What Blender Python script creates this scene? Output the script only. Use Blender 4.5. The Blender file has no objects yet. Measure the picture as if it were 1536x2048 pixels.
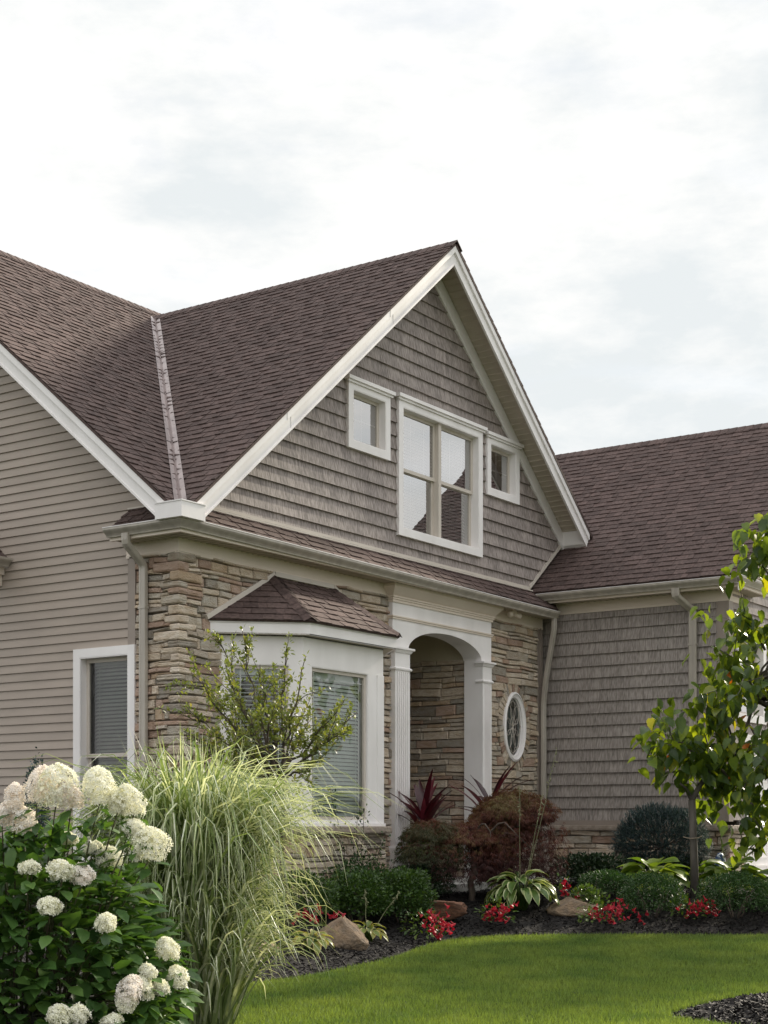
import bpy, math, random
import numpy as np
from math import sin, cos, pi, radians
from mathutils import Vector, Matrix
random.seed(7); rng = np.random.default_rng(7)
SC = bpy.context.scene
COL = SC.collection

# ------------------------------------------------------------------ camera
YAW = math.atan2(2142, 3111)
CAM = Vector((-12.727, -11.492, 1.35))
cd = bpy.data.cameras.new('camera'); cam = bpy.data.objects.new('camera', cd); COL.objects.link(cam)
cam.location = CAM; cam.rotation_euler = (radians(90), 0, YAW - radians(90))
cd.sensor_fit = 'VERTICAL'; cd.sensor_height = 36; cd.sensor_width = 27
cd.lens = 3111 / 2048 * 36; cd.shift_y = (1650 - 1024) / 2048
cd.clip_start = 0.1; cd.clip_end = 2000
SC.camera = cam
SC.view_settings.view_transform = 'Standard'; SC.view_settings.look = 'None'
SC.view_settings.exposure = 0.42; SC.view_settings.gamma = 1.0
SC.cycles.max_bounces = 8; SC.cycles.transparent_max_bounces = 24
SC.cycles.use_denoising = True

# ------------------------------------------------------------------ sky and sun
SUN_AZ = radians(-4)      # direction towards the sun, from +X
SUN_EL = radians(27)
w = bpy.data.worlds.new("World"); SC.world = w; w.use_nodes = True
nt = w.node_tree; N = nt.nodes; Lk = nt.links
for n in list(N): N.remove(n)
out = N.new('ShaderNodeOutputWorld'); bg = N.new('ShaderNodeBackground')
sky = N.new('ShaderNodeTexSky'); sky.sky_type = 'NISHITA'; sky.sun_disc = False
sky.sun_elevation = SUN_EL; sky.sun_rotation = pi/2 - SUN_AZ
sky.air_density = 1.0; sky.dust_density = 1.5
tc = N.new('ShaderNodeTexCoord')
mp = N.new('ShaderNodeMapping'); mp.inputs['Scale'].default_value = (1.0, 1.0, 2.6)
n1 = N.new('ShaderNodeTexNoise'); n1.inputs['Scale'].default_value = 5.5; n1.inputs['Detail'].default_value = 7; n1.inputs['Roughness'].default_value = 0.52; n1.inputs['Distortion'].default_value = 0.5
cr = N.new('ShaderNodeValToRGB')
cr.color_ramp.elements[0].position = 0.28; cr.color_ramp.elements[0].color = (0.72, 0.72, 0.72, 1)
cr.color_ramp.elements[1].position = 0.50; cr.color_ramp.elements[1].color = (1, 1, 1, 1)
n2 = N.new('ShaderNodeTexNoise'); n2.inputs['Scale'].default_value = 5.0; n2.inputs['Detail'].default_value = 8; n2.inputs['Roughness'].default_value = 0.6
cr2 = N.new('ShaderNodeValToRGB')
cr2.color_ramp.elements[0].position = 0.38; cr2.color_ramp.elements[0].color = (5.95, 6.25, 6.35, 1)
cr2.color_ramp.elements[1].position = 0.60; cr2.color_ramp.elements[1].color = (8.05, 7.88, 7.65, 1)
mix = N.new('ShaderNodeMixRGB')
bg.inputs['Strength'].default_value = 0.105
Lk.new(tc.outputs['Generated'], mp.inputs['Vector'])
Lk.new(mp.outputs[0], n1.inputs['Vector']); Lk.new(mp.outputs[0], n2.inputs['Vector'])
Lk.new(n1.outputs['Fac'], cr.inputs[0]); Lk.new(n2.outputs['Fac'], cr2.inputs[0])
Lk.new(cr.outputs[0], mix.inputs[0]); Lk.new(sky.outputs[0], mix.inputs[1]); Lk.new(cr2.outputs[0], mix.inputs[2])
# sky above the view brightened for fill light, as overcast skies are overhead
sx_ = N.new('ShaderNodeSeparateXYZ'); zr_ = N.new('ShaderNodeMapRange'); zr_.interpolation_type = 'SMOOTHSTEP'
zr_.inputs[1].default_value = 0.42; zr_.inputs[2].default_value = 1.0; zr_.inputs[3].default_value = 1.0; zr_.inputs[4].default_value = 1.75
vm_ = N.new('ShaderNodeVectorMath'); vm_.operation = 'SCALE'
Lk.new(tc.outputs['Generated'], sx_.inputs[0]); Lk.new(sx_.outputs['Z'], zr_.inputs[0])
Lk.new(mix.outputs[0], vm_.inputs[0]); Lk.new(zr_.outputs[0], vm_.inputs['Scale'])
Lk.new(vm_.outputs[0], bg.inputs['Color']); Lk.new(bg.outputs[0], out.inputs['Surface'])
sl = bpy.data.lights.new('sun', 'SUN'); sl.energy = 4.9; sl.angle = radians(6); sl.color = (1.0, 0.90, 0.74)
so = bpy.data.objects.new('sun', sl); COL.objects.link(so)
sd = Vector((cos(SUN_AZ)*cos(SUN_EL), sin(SUN_AZ)*cos(SUN_EL), sin(SUN_EL)))
so.rotation_euler = sd.to_track_quat('Z', 'Y').to_euler(); so.location = (20, -10, 20)

# ------------------------------------------------------------------ materials
def mat(name, c1, c2=None, rough=0.6, scale=4.0, stretch=(1, 1, 1), bump=0.0, bscale=60.0, bstretch=None,
        rnd=0.0, ramp=None, trans=0.0, spec=0.5, detail=4, lo=0.35, hi=0.65, metal=0.0, transcol=None, mixamt=1.0, bdist=0.01):
    m = bpy.data.materials.new(name); m.use_nodes = True
    t = m.node_tree; n = t.nodes; l = t.links
    p = n['Principled BSDF']; p.inputs['Roughness'].default_value = rough
    p.inputs['Specular IOR Level'].default_value = spec; p.inputs['Metallic'].default_value = metal
    tco = n.new('ShaderNodeTexCoord'); mpp = n.new('ShaderNodeMapping'); mpp.inputs['Scale'].default_value = stretch
    l.new(tco.outputs['Object'], mpp.inputs['Vector'])
    no = n.new('ShaderNodeTexNoise'); no.inputs['Scale'].default_value = scale; no.inputs['Detail'].default_value = detail
    l.new(mpp.outputs[0], no.inputs['Vector'])
    mr = n.new('ShaderNodeMapRange'); mr.inputs[1].default_value = lo; mr.inputs[2].default_value = hi; mr.inputs[4].default_value = mixamt
    l.new(no.outputs['Fac'], mr.inputs[0])
    at = n.new('ShaderNodeAttribute'); at.attribute_name = 'rnd'
    mx = n.new('ShaderNodeMixRGB'); l.new(mr.outputs[0], mx.inputs[0])
    c2 = c2 or c1
    if ramp:
        r = n.new('ShaderNodeValToRGB'); e = r.color_ramp.elements
        r.color_ramp.interpolation = 'LINEAR' if ramp[0] == 'L' else 'CONSTANT'
        cs = ramp[1]
        while len(e) < len(cs): e.new(0.5)
        for i, c in enumerate(cs):
            e[i].position = i/len(cs) if ramp[0] != 'L' else i/(len(cs)-1); e[i].color = (*c, 1)
        l.new(at.outputs['Fac'], r.inputs[0])
        l.new(r.outputs[0], mx.inputs[1])
        mul = n.new('ShaderNodeMixRGB'); mul.blend_type = 'MULTIPLY'; mul.inputs[0].default_value = 1
        l.new(r.outputs[0], mul.inputs[1]); mul.inputs[2].default_value = (*c2, 1)
        l.new(mul.outputs[0], mx.inputs[2])
    else:
        mx.inputs[1].default_value = (*c1, 1); mx.inputs[2].default_value = (*c2, 1)
    col = mx.outputs[0]
    if rnd:
        ma = n.new('ShaderNodeMath'); ma.operation = 'MULTIPLY_ADD'; ma.inputs[1].default_value = rnd; ma.inputs[2].default_value = 1 - rnd/2
        l.new(at.outputs['Fac'], ma.inputs[0])
        hs = n.new('ShaderNodeHueSaturation'); l.new(col, hs.inputs['Color']); l.new(ma.outputs[0], hs.inputs['Value'])
        col = hs.outputs[0]
    l.new(col, p.inputs['Base Color'])
    if bump:
        mb = n.new('ShaderNodeMapping'); mb.inputs['Scale'].default_value = bstretch or stretch
        l.new(tco.outputs['Object'], mb.inputs['Vector'])
        nb = n.new('ShaderNodeTexNoise'); nb.inputs['Scale'].default_value = bscale; nb.inputs['Detail'].default_value = 5
        l.new(mb.outputs[0], nb.inputs['Vector'])
        bu = n.new('ShaderNodeBump'); bu.inputs['Strength'].default_value = bump; bu.inputs['Distance'].default_value = bdist
        l.new(nb.outputs['Fac'], bu.inputs['Height']); l.new(bu.outputs[0], p.inputs['Normal'])
    if trans:
        tr = n.new('ShaderNodeBsdfTranslucent')
        if transcol: 
            mt = n.new('ShaderNodeMixRGB'); mt.blend_type = 'MULTIPLY'; mt.inputs[0].default_value = 1
            l.new(col, mt.inputs[1]); mt.inputs[2].default_value = (*transcol, 1); l.new(mt.outputs[0], tr.inputs['Color'])
        else: l.new(col, tr.inputs['Color'])
        ms = n.new('ShaderNodeMixShader'); ms.inputs[0].default_value = trans
        l.new(p.outputs[0], ms.inputs[1]); l.new(tr.outputs[0], ms.inputs[2])
        l.new(ms.outputs[0], n['Material Output'].inputs['Surface'])
    return m

def glass(name, refl, tint=(0.9, 0.95, 0.93), rough=0.0, wob=0.0):
    m = bpy.data.materials.new(name); m.use_nodes = True
    t = m.node_tree; n = t.nodes; l = t.links; n.remove(n['Principled BSDF'])
    tr = n.new('ShaderNodeBsdfTransparent'); tr.inputs[0].default_value = (*tint, 1)
    gl = n.new('ShaderNodeBsdfGlossy'); gl.inputs['Roughness'].default_value = rough
    ms = n.new('ShaderNodeMixShader'); fr = n.new('ShaderNodeFresnel'); fr.inputs[0].default_value = 1.5
    ad = n.new('ShaderNodeMath'); ad.operation = 'ADD'; ad.use_clamp = True; ad.inputs[1].default_value = refl
    l.new(fr.outputs[0], ad.inputs[0]); l.new(ad.outputs[0], ms.inputs[0])
    l.new(tr.outputs[0], ms.inputs[1]); l.new(gl.outputs[0], ms.inputs[2]); l.new(ms.outputs[0], n['Material Output'].inputs['Surface'])
    if wob:
        tco = n.new('ShaderNodeTexCoord'); no = n.new('ShaderNodeTexNoise'); no.inputs['Scale'].default_value = 2.0
        bu = n.new('ShaderNodeBump'); bu.inputs['Strength'].default_value = wob; bu.inputs['Distance'].default_value = 0.02
        l.new(tco.outputs['Object'], no.inputs['Vector']); l.new(no.outputs['Fac'], bu.inputs['Height']); l.new(bu.outputs[0], gl.inputs['Normal'])
    return m

M = {}
M['white'] = mat('white_trim', (0.92, 0.885, 0.885), (0.83, 0.795, 0.79), 0.45, 3, stretch=(1, 1, .4), bump=.05)
M['cream'] = mat('cream_frieze', (0.80, 0.70, 0.61), (0.75, 0.65, 0.56), 0.5, 2, bump=.04)
M['gutter'] = mat('gutter_metal', (0.50, 0.455, 0.40), (0.39, 0.35, 0.305), 0.38, 9, stretch=(1, 1, .15), spec=.6)
M['beige'] = mat('beige_trim', (0.33, 0.275, 0.24), (0.30, 0.25, 0.215), 0.5, 3)
M['soffit'] = mat('vented_soffit', (0.56, 0.49, 0.41), (0.50, 0.44, 0.36), 0.6, 3)
M['siding'] = mat('lap_siding', (0.40, 0.332, 0.282), (0.355, 0.295, 0.25), 0.5, 3, stretch=(1, .5, 3), bump=.06, bscale=30, bstretch=(1, 1, 12), rnd=.08)
M['shake'] = mat('cedar_shake_siding', (0.375, 0.322, 0.300), (0.170, 0.140, 0.128), 0.6, 1.0, stretch=(55, 55, 2.4), bump=.22, bscale=1.0, bstretch=(70, 70, 1.6), rnd=.32, lo=.38, hi=.62, detail=5, mixamt=.9)
M['roof'] = mat('roof_shingles', (0.118, 0.081, 0.074), (0.070, 0.048, 0.044), 0.85, 26, bump=.6, bscale=160, rnd=.52, detail=6, bdist=.006, spec=.25)
M['stone'] = mat('ledge_stone', (1.0, .95, .88), (.80, .74, .66), 0.85, 9, stretch=(1, 1, 2.2), bump=1.0, bscale=32, rnd=.25, detail=7, bdist=.02,
    ramp=('C', [(0.603, 0.51, 0.416), (0.494, 0.43, 0.362), (0.668, 0.563, 0.453), (0.386, 0.347, 0.301), (0.561, 0.485, 0.404), (0.645, 0.555, 0.462), (0.403, 0.287, 0.227), (0.539, 0.482, 0.41), (0.626, 0.537, 0.446), (0.312, 0.277, 0.239), (0.536, 0.415, 0.305), (0.505, 0.448, 0.387), (0.681, 0.591, 0.496), (0.439, 0.322, 0.26), (0.44, 0.4, 0.346), (0.558, 0.482, 0.393)]))
M['mortar'] = mat('dark_mortar', (0.20, 0.17, 0.14), (0.14, 0.118, 0.096), 0.95, 20)
M['ledge'] = mat('stone_ledge', (0.36, 0.30, 0.25), (0.26, 0.21, 0.17), 0.85, 12, bump=.8, bscale=25, bdist=.02)
M['sash'] = mat('tan_sash', (0.62, 0.56, 0.50), (0.58, 0.52, 0.46), 0.45, 4)
M['blind'] = mat('blind_slats', (0.88, 0.91, 0.88), (0.86, 0.89, 0.86), 0.5, 4, trans=.12)
M['blinddim'] = mat('blind_slats_dim', (0.36, 0.36, 0.33), (0.32, 0.32, 0.29), 0.5, 4)  # darker copy of the blind colour: dimness behind the glass painted in
M['blindhi'] = mat('blind_slats_upper', (0.90, 0.89, 0.87), (0.87, 0.86, 0.84), 0.5, 4, trans=.12)
M['dark'] = mat('unlit_interior', (0.03, 0.03, 0.03), (0.02, 0.02, 0.02), 0.9, 2)  # near-black colour stands in for the darkness of unlit rooms
M['glass'] = glass('window_glass', 0.05, (.95, .99, .97))
M['glasshi'] = glass('sky_reflecting_glass', 0.55, (.8, .8, .8), 0.0, .04)
M['valley'] = mat('valley_flashing', (0.34, 0.275, 0.265), (0.24, 0.19, 0.185), 0.35, 5, metal=.6, bump=.3, bscale=9)
M['plaster'] = mat('porch_plaster', (0.52, 0.46, 0.35), (0.48, 0.42, 0.32), 0.8, 3)
M['concrete'] = mat('porch_concrete', (0.42, 0.41, 0.39), (0.33, 0.32, 0.30), 0.85, 7, bump=.3)
M['mulch'] = mat('black_mulch', (0.014, 0.011, 0.010), (0.007, 0.0055, 0.005), 0.95, 30, bump=1, bscale=50, bdist=.03)
M['chip'] = mat('mulch_chips', (0.020, 0.0155, 0.0145), (0.009, 0.007, 0.0065), 0.7, 30, rnd=1.5, spec=.3)
M['turf'] = mat('turf_base', (0.060, 0.085, 0.022), (0.028, 0.045, 0.012), 0.95, 7, bump=.6, bscale=70, bdist=.02)
M['grass'] = mat('lawn_blades', (0.185, 0.255, 0.060), (0.095, 0.165, 0.042), 0.6, 1.6, rnd=.9, trans=.4, spec=.3, lo=.3, hi=.7, transcol=(1.5, 1.35, .6))
M['bark'] = mat('bark', (0.10, 0.075, 0.058), (0.05, 0.038, 0.03), 0.9, 14, stretch=(1, 1, .25), bump=.8, bscale=40)
M['graybark'] = mat('gray_bark', (0.13, 0.115, 0.10), (0.07, 0.06, 0.052), 0.85, 10, stretch=(1, 1, .3), bump=.5, bscale=40)
def leafmat(name, cols, trans=.45, rough=.45, spec=.45, transcol=(1.6, 1.5, .6), rnd=.35, scale=30):
    return mat(name, (1, 1, 1), (.8, .85, .8), rough, scale, ramp=('L', cols), trans=trans, spec=spec, rnd=0, transcol=transcol, bump=.15, bscale=60)

# ------------------------------------------------------------------ mesh builder
class MB:
    def __init__(s): s.V = []; s.n = 0; s.idx = []; s.tot = []; s.rnd = []; s.sm = []
    def add(s, v, faces, r=.5, smooth=False):
        v = np.asarray(v, float).reshape(-1, 3); s.V.append(v)
        for f in faces:
            s.idx.append(np.asarray(f, int) + s.n); s.tot.append([len(f)]); s.rnd.append([r]); s.sm.append([smooth])
        s.n += len(v)
    def bulk(s, v, f, r, smooth=False):          # f (F,k) indices
        s.V.append(np.asarray(v, float).reshape(-1, 3)); f = np.asarray(f, int)
        s.idx.append((f + s.n).ravel()); s.tot.append(np.full(len(f), f.shape[1])); s.rnd.append(np.broadcast_to(r, (len(f),)).astype(float)); s.sm.append(np.full(len(f), smooth))
        s.n += len(s.V[-1])
    def build(s, name, m, parent=None, origin=None):
        me = bpy.data.meshes.new(name)
        V = np.concatenate(s.V) if s.V else np.zeros((0, 3))
        if origin is not None: V = V - np.asarray(origin, float)
        idx = np.concatenate(s.idx).astype(np.int32); tot = np.concatenate(s.tot).astype(np.int32)
        me.vertices.add(len(V)); me.vertices.foreach_set('co', V.astype(np.float32).ravel())
        me.loops.add(len(idx)); me.loops.foreach_set('vertex_index', idx)
        me.polygons.add(len(tot)); st = np.concatenate([[0], np.cumsum(tot)[:-1]]).astype(np.int32)
        me.polygons.foreach_set('loop_start', st)
        me.polygons.foreach_set('use_smooth', np.concatenate(s.sm).astype(bool))
        me.update(calc_edges=True)
        a = me.attributes.new('rnd', 'FLOAT', 'FACE'); a.data.foreach_set('value', np.concatenate(s.rnd).astype(np.float32))
        me.materials.append(m if not isinstance(m, str) else M[m])
        o = bpy.data.objects.new(name, me); COL.objects.link(o)
        if parent is not None: o.parent = parent
        if origin is not None:
            o.location = Vector(origin) - (Vector((0, 0, 0)) if parent is None else Vector((0, 0, 0)))
        return o
    def box(s, p0, p1, r=.5):
        x0, y0, z0 = p0; x1, y1, z1 = p1
        v = [(x0, y0, z0), (x1, y0, z0), (x1, y1, z0), (x0, y1, z0), (x0, y0, z1), (x1, y0, z1), (x1, y1, z1), (x0, y1, z1)]
        s.add(v, [(0, 3, 2, 1), (4, 5, 6, 7), (0, 1, 5, 4), (1, 2, 6, 5), (2, 3, 7, 6), (3, 0, 4, 7)], r)
    def tube(s, pts, rad, n=8, r=.5, cap=True):
        pts = [Vector(p) for p in pts]; k = len(pts)
        if not hasattr(rad, '__len__'): rad = [rad]*k
        V = []; ref = Vector((0.3, 0.2, 1)).normalized()
        for i, p in enumerate(pts):
            t = (pts[min(i+1, k-1)] - pts[max(i-1, 0)]).normalized()
            a = t.cross(ref)
            if a.length < .1: a = t.cross(Vector((1, 0, 0)))
            a.normalize(); b = t.cross(a)
            for j in range(n):
                q = 2*pi*j/n; V.append(p + (a*cos(q) + b*sin(q))*rad[i])
        F = [(i*n+j, i*n+(j+1) % n, (i+1)*n+(j+1) % n, (i+1)*n+j) for i in range(k-1) for j in range(n)]
        if cap: F += [tuple(range(n))[::-1], tuple((k-1)*n+j for j in range(n))]
        s.add([tuple(v) for v in V], F, r, True)
    def lathe(s, c, prof, n=20, r=.5):
        V = []; k = len(prof)
        for (rr, z) in prof:
            for j in range(n): q = 2*pi*j/n; V.append((c[0]+rr*cos(q), c[1]+rr*sin(q), c[2]+z))
        F = [(i*n+j, i*n+(j+1) % n, (i+1)*n+(j+1) % n, (i+1)*n+j) for i in range(k-1) for j in range(n)]
        s.add(V, F, r, True)
    def prism(s, poly, d, r=.5):                  # polygon (list of 3d), extruded by vector d
        n = len(poly); d = Vector(d); V = [tuple(p) for p in poly] + [tuple(Vector(p)+d) for p in poly]
        s.add(V, [tuple(range(n)), tuple(range(n, 2*n))[::-1]] + [(i, (i+1) % n, n+(i+1) % n, n+i) for i in range(n)], r)
    def sweep(s, path, prof, side=1, closed=False, r=.5):
        # path: list of (x,y,z); prof: list of (outward, up); mitred horizontally. side=1: outward is right of travel
        k = len(path); P = [Vector(p) for p in path]; rings = []
        for i in range(k):
            ds = []
            if i > 0: ds.append((P[i]-P[i-1]).to_2d().normalized())
            if i < k-1: ds.append((P[i+1]-P[i]).to_2d().normalized())
            ns = [Vector((d.y, -d.x))*side for d in ds]
            m = ns[0] if len(ns) == 1 else (ns[0]+ns[1])/(1+ns[0].dot(ns[1]))
            rings.append([(P[i].x+m.x*a, P[i].y+m.y*a, P[i].z+b) for a, b in prof])
        n = len(prof); V = [q for rr in rings for q in rr]
        F = [(i*n+j, i*n+(j+1) % n, (i+1)*n+(j+1) % n, (i+1)*n+j) for i in range(k-1) for j in range(n)]
        F += [tuple(range(n))[::-1], tuple((k-1)*n+j for j in range(n))]
        s.add(V, F, r)

def empty(name, loc=(0, 0, 0)):
    o = bpy.data.objects.new(name, None); COL.objects.link(o); o.location = loc; o.empty_display_size = .2; return o
def tag(o, label=None, cat=None, group=None, kind=None):
    if label: o['label'] = label
    if cat: o['category'] = cat
    if group: o['group'] = group
    if kind: o['kind'] = kind
    return o

# ------------------------------------------------------------------ cladding panels in a plane frame
class Fr:
    def __init__(s, o, u, v, n):
        s.o = np.array(o, float); s.u = np.array(u, float); s.v = np.array(v, float); s.n = np.array(n, float)
        s.flip = np.dot(np.cross(s.u, s.v), s.n) < 0
    def p(s, a, b, c=0.): return s.o + s.u*a + s.v*b + s.n*c
def clip(poly, conv):
    # Sutherland-Hodgman, both lists of (u,v); conv counter-clockwise
    outp = poly
    for i in range(len(conv)):
        ax, ay = conv[i]; bx, by = conv[(i+1) % len(conv)]
        inp = outp; outp = []
        if not inp: break
        def side(p): return (bx-ax)*(p[1]-ay) - (by-ay)*(p[0]-ax)
        for j in range(len(inp)):
            P, Q = inp[j], inp[(j+1) % len(inp)]; a, b = side(P), side(Q)
            if a >= 0: outp.append(P)
            if (a >= 0) != (b >= 0):
                t = a/(a-b); outp.append((P[0]+(Q[0]-P[0])*t, P[1]+(Q[1]-P[1])*t))
    return outp
def rsub(c, h):
    u0, u1, v0, v1 = c; a0, a1, b0, b1 = h
    if a1 <= u0 or a0 >= u1 or b1 <= v0 or b0 >= v1: return [c]
    o = []
    if u0 < a0: o.append((u0, a0, v0, v1))
    if u1 > a1: o.append((a1, u1, v0, v1))
    m0, m1 = max(u0, a0), min(u1, a1)
    if v0 < b0: o.append((m0, m1, v0, b0))
    if v1 > b1: o.append((m0, m1, b1, v1))
    return o
def ccw(poly):
    A = sum(poly[i][0]*poly[(i+1) % len(poly)][1]-poly[(i+1) % len(poly)][0]*poly[i][1] for i in range(len(poly)))
    return poly if A > 0 else poly[::-1]
def cellmesh(mb, fr, cells, conv=None, holes=(), warp=0., inset=0.):
    # cells: (u0,u1,v0,v1,h_at_v0,h_at_v1,rnd)
    if conv: conv = ccw(conv)
    for (u0, u1, v0, v1, h0, h1, r) in cells:
        rs = [(u0, u1, v0, v1)]
        for h in holes: rs = [q for c in rs for q in rsub(c, h)]
        for (a0, a1, b0, b1) in rs:
            if a1-a0 < .004 or b1-b0 < .003: continue
            pl = [(a0, b0), (a1, b0), (a1, b1), (a0, b1)]
            if conv: pl = clip(pl, conv)
            if len(pl) < 3: continue
            H = lambda v: h0 + (h1-h0)*(v-v0)/(v1-v0)
            n = len(pl)
            W = lambda u, v: (warp*sin(u*5.1+v*9)+warp*.6*sin(u*13+v*3), warp*sin(u*7.3+v*2.1+1)+warp*.7*sin(u*17.7+v*5))
            def pt(u, v, h):
                if warp: du, dv = W(u, v); u += du*.5; v += dv
                return fr.p(u, v, h)
            base = [pt(u, v, -.002) for u, v in pl]
            if inset:
                cu = sum(p[0] for p in pl)/n; cv = sum(p[1] for p in pl)/n
                mid = [pt(u, v, H(v)*.62) for u, v in pl]
                top = []
                for u, v in pl:
                    du, dv = cu-u, cv-v
                    top.append(pt(u+np.sign(du)*min(inset, abs(du)*.6), v+np.sign(dv)*min(inset*.8, abs(dv)*.6), H(v)*(.85+.3*random.random())))
                V = base+mid+top
                F = [tuple(range(2*n, 3*n))] + [(i, (i+1) % n, n+(i+1) % n, n+i) for i in range(n)] + [(n+i, n+(i+1) % n, 2*n+(i+1) % n, 2*n+i) for i in range(n)]
            else:
                top = [pt(u, v, H(v)) for u, v in pl]; V = base+top
                F = [tuple(range(n, 2*n))] + [(i, (i+1) % n, n+(i+1) % n, n+i) for i in range(n)]
            if fr.flip: F = [f[::-1] for f in F]
            mb.add(V, F, r)
def lap_cells(u0, u1, v0, v1, e=.1017):
    c = []; v = v0
    while v < v1:
        c.append((u0, u1, v, v+e, .020, .002, random.random())); v += e
    return c
def shake_cells(u0, u1, v0, v1, e=.178):
    c = []; v = v0
    while v < v1:
        u = u0 - random.random()*.2
        while u < u1:
            wd = random.choice([.1, .13, .16, .2, .24, .29]); t = .034+random.uniform(-.0006, .0006)
            a, b = max(u, u0)+.0016, min(u+wd, u1)-.0016
            if b > a: c.append((a, b, v, v+e, t, .004, random.random()))
            u += wd
        v += e
    return c
def roof_cells(u0, u1, v0, v1, e=.137):
    c = []; v = v0; k = 0
    while v < v1:
        u = u0 - random.random()*.5; lo = random.random() < .5
        c.append((u0, u1, v, v+e, .008, .001, .5))
        while u < u1:
            wd = random.choice([.09, .13, .17, .22, .28]) if not lo else random.choice([.1, .14, .2, .26])
            a, b = max(u, u0), min(u+wd, u1)
            if b > a: c.append((a+.001, b-.001, v-(.0 if lo else .006), v+e-.002, .0105 if lo else .019, .003 if lo else .005, random.betavariate(2, 2)))
            u += wd; lo = not lo
        v += e; k += 1
    return c
def stone_cells(u0, u1, v0, v1, big=1.0):
    c = []; v = v0
    while v < v1:
        h = random.choice([.05, .065, .075, .09, .105, .13])*big; u = u0
        while u < u1:
            wd = random.uniform(.14, .46)*big
            if h < .07*big: wd *= 1.1
            if u+wd > u1-.08: wd = u1-u
            g = .006
            if h > .125*big and random.random() < .4:
                s_ = random.uniform(.4, .6)*h
                for (q0, q1) in ((v, v+s_), (v+s_, v+h)):
                    t = random.uniform(.028, .055); c.append((u+g, u+wd-g, q0+g*.7, q1-g*.7, t, t*.9, random.random()))
            else:
                t = random.uniform(.022, .062); c.append((u+g, u+wd-g, v+g*.7, v+h-g*.7, t, t*.9, random.random()))
            u += wd
        v += h
    return [(a, b, p, min(q, v1), t, s2, r) for (a, b, p, q, t, s2, r) in c if p < v1-.01]
def slab(mb, fr, u0, u1, v0, v1, n0, n1, conv=None, holes=()):
    rs = [(u0, u1, v0, v1)]
    for h in holes: rs = [q for c in rs for q in rsub(c, h)]
    for (a0, a1, b0, b1) in rs:
        pl = [(a0, b0), (a1, b0), (a1, b1), (a0, b1)]
        if conv: pl = clip(pl, ccw(conv))
        if len(pl) < 3: continue
        mb.prism([tuple(fr.p(u, v, n0)) for u, v in pl], fr.n*(n1-n0))
def fbox(mb, fr, u0, u1, v0, v1, n0, n1, r=.5):
    mb.prism([tuple(fr.p(u, v, n0)) for u, v in ((u0, v0), (u1, v0), (u1, v1), (u0, v1))], fr.n*(n1-n0), r)

# ================================================================== HOUSE
HOUSE = empty('house'); tag(HOUSE, 'large suburban house with taupe siding, ledge stone walls, white trim and brown shingle roof', 'house')
FRONT = Fr((0, 0, 0), (1, 0, 0), (0, 0, 1), (0, -1, 0))
LEFT = Fr((0, 0, 0), (0, 1, 0), (0, 0, 1), (-1, 0, 0))
GX = 8.285
GSIDE = Fr((GX, 0, 0), (0, -1, 0), (0, 0, 1), (-1, 0, 0))
GY = -2.96
GFRONT = Fr((0, GY, 0), (1, 0, 0), (0, 0, 1), (0, -1, 0))
AP = 5.0; AZ = 9.165; SL = .832                     # main gable apex
def rakeL(x): return AZ - SL*(AP-x)
def rakeR(x): return AZ - SL*(x-AP)

# --- walls
M['shakeg'] = mat('grey_shake_siding', (0.385, 0.34, 0.315), (0.19, 0.163, 0.148), 0.6, 1.0, stretch=(55, 55, 2.4), bump=.22, bscale=1.0, bstretch=(70, 70, 1.6), rnd=.18, lo=.38, hi=.62, detail=5, mixamt=.85)
def wall(name, label, cells, fr, conv, holes, m, back='mortar', warp=0, inset=0, backdepth=.06, parent=HOUSE, bb=None):
    mb = MB(); cellmesh(mb, fr, cells, conv, holes, warp, inset)
    o = mb.build(name, m, parent)
    if label: o['label'] = label
    b = MB(); us = [c[0] for c in cells]+[c[1] for c in cells]; vs = [c[2] for c in cells]+[c[3] for c in cells]
    slab(b, fr, max(min(us), .0) if fr is FRONT or fr is LEFT else min(us), max(us), min(vs), max(vs), -backdepth, 0.0, conv, [h for h in holes if h[0] > -.05])
    b.build('wall_backing', back, o)
    return o
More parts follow.
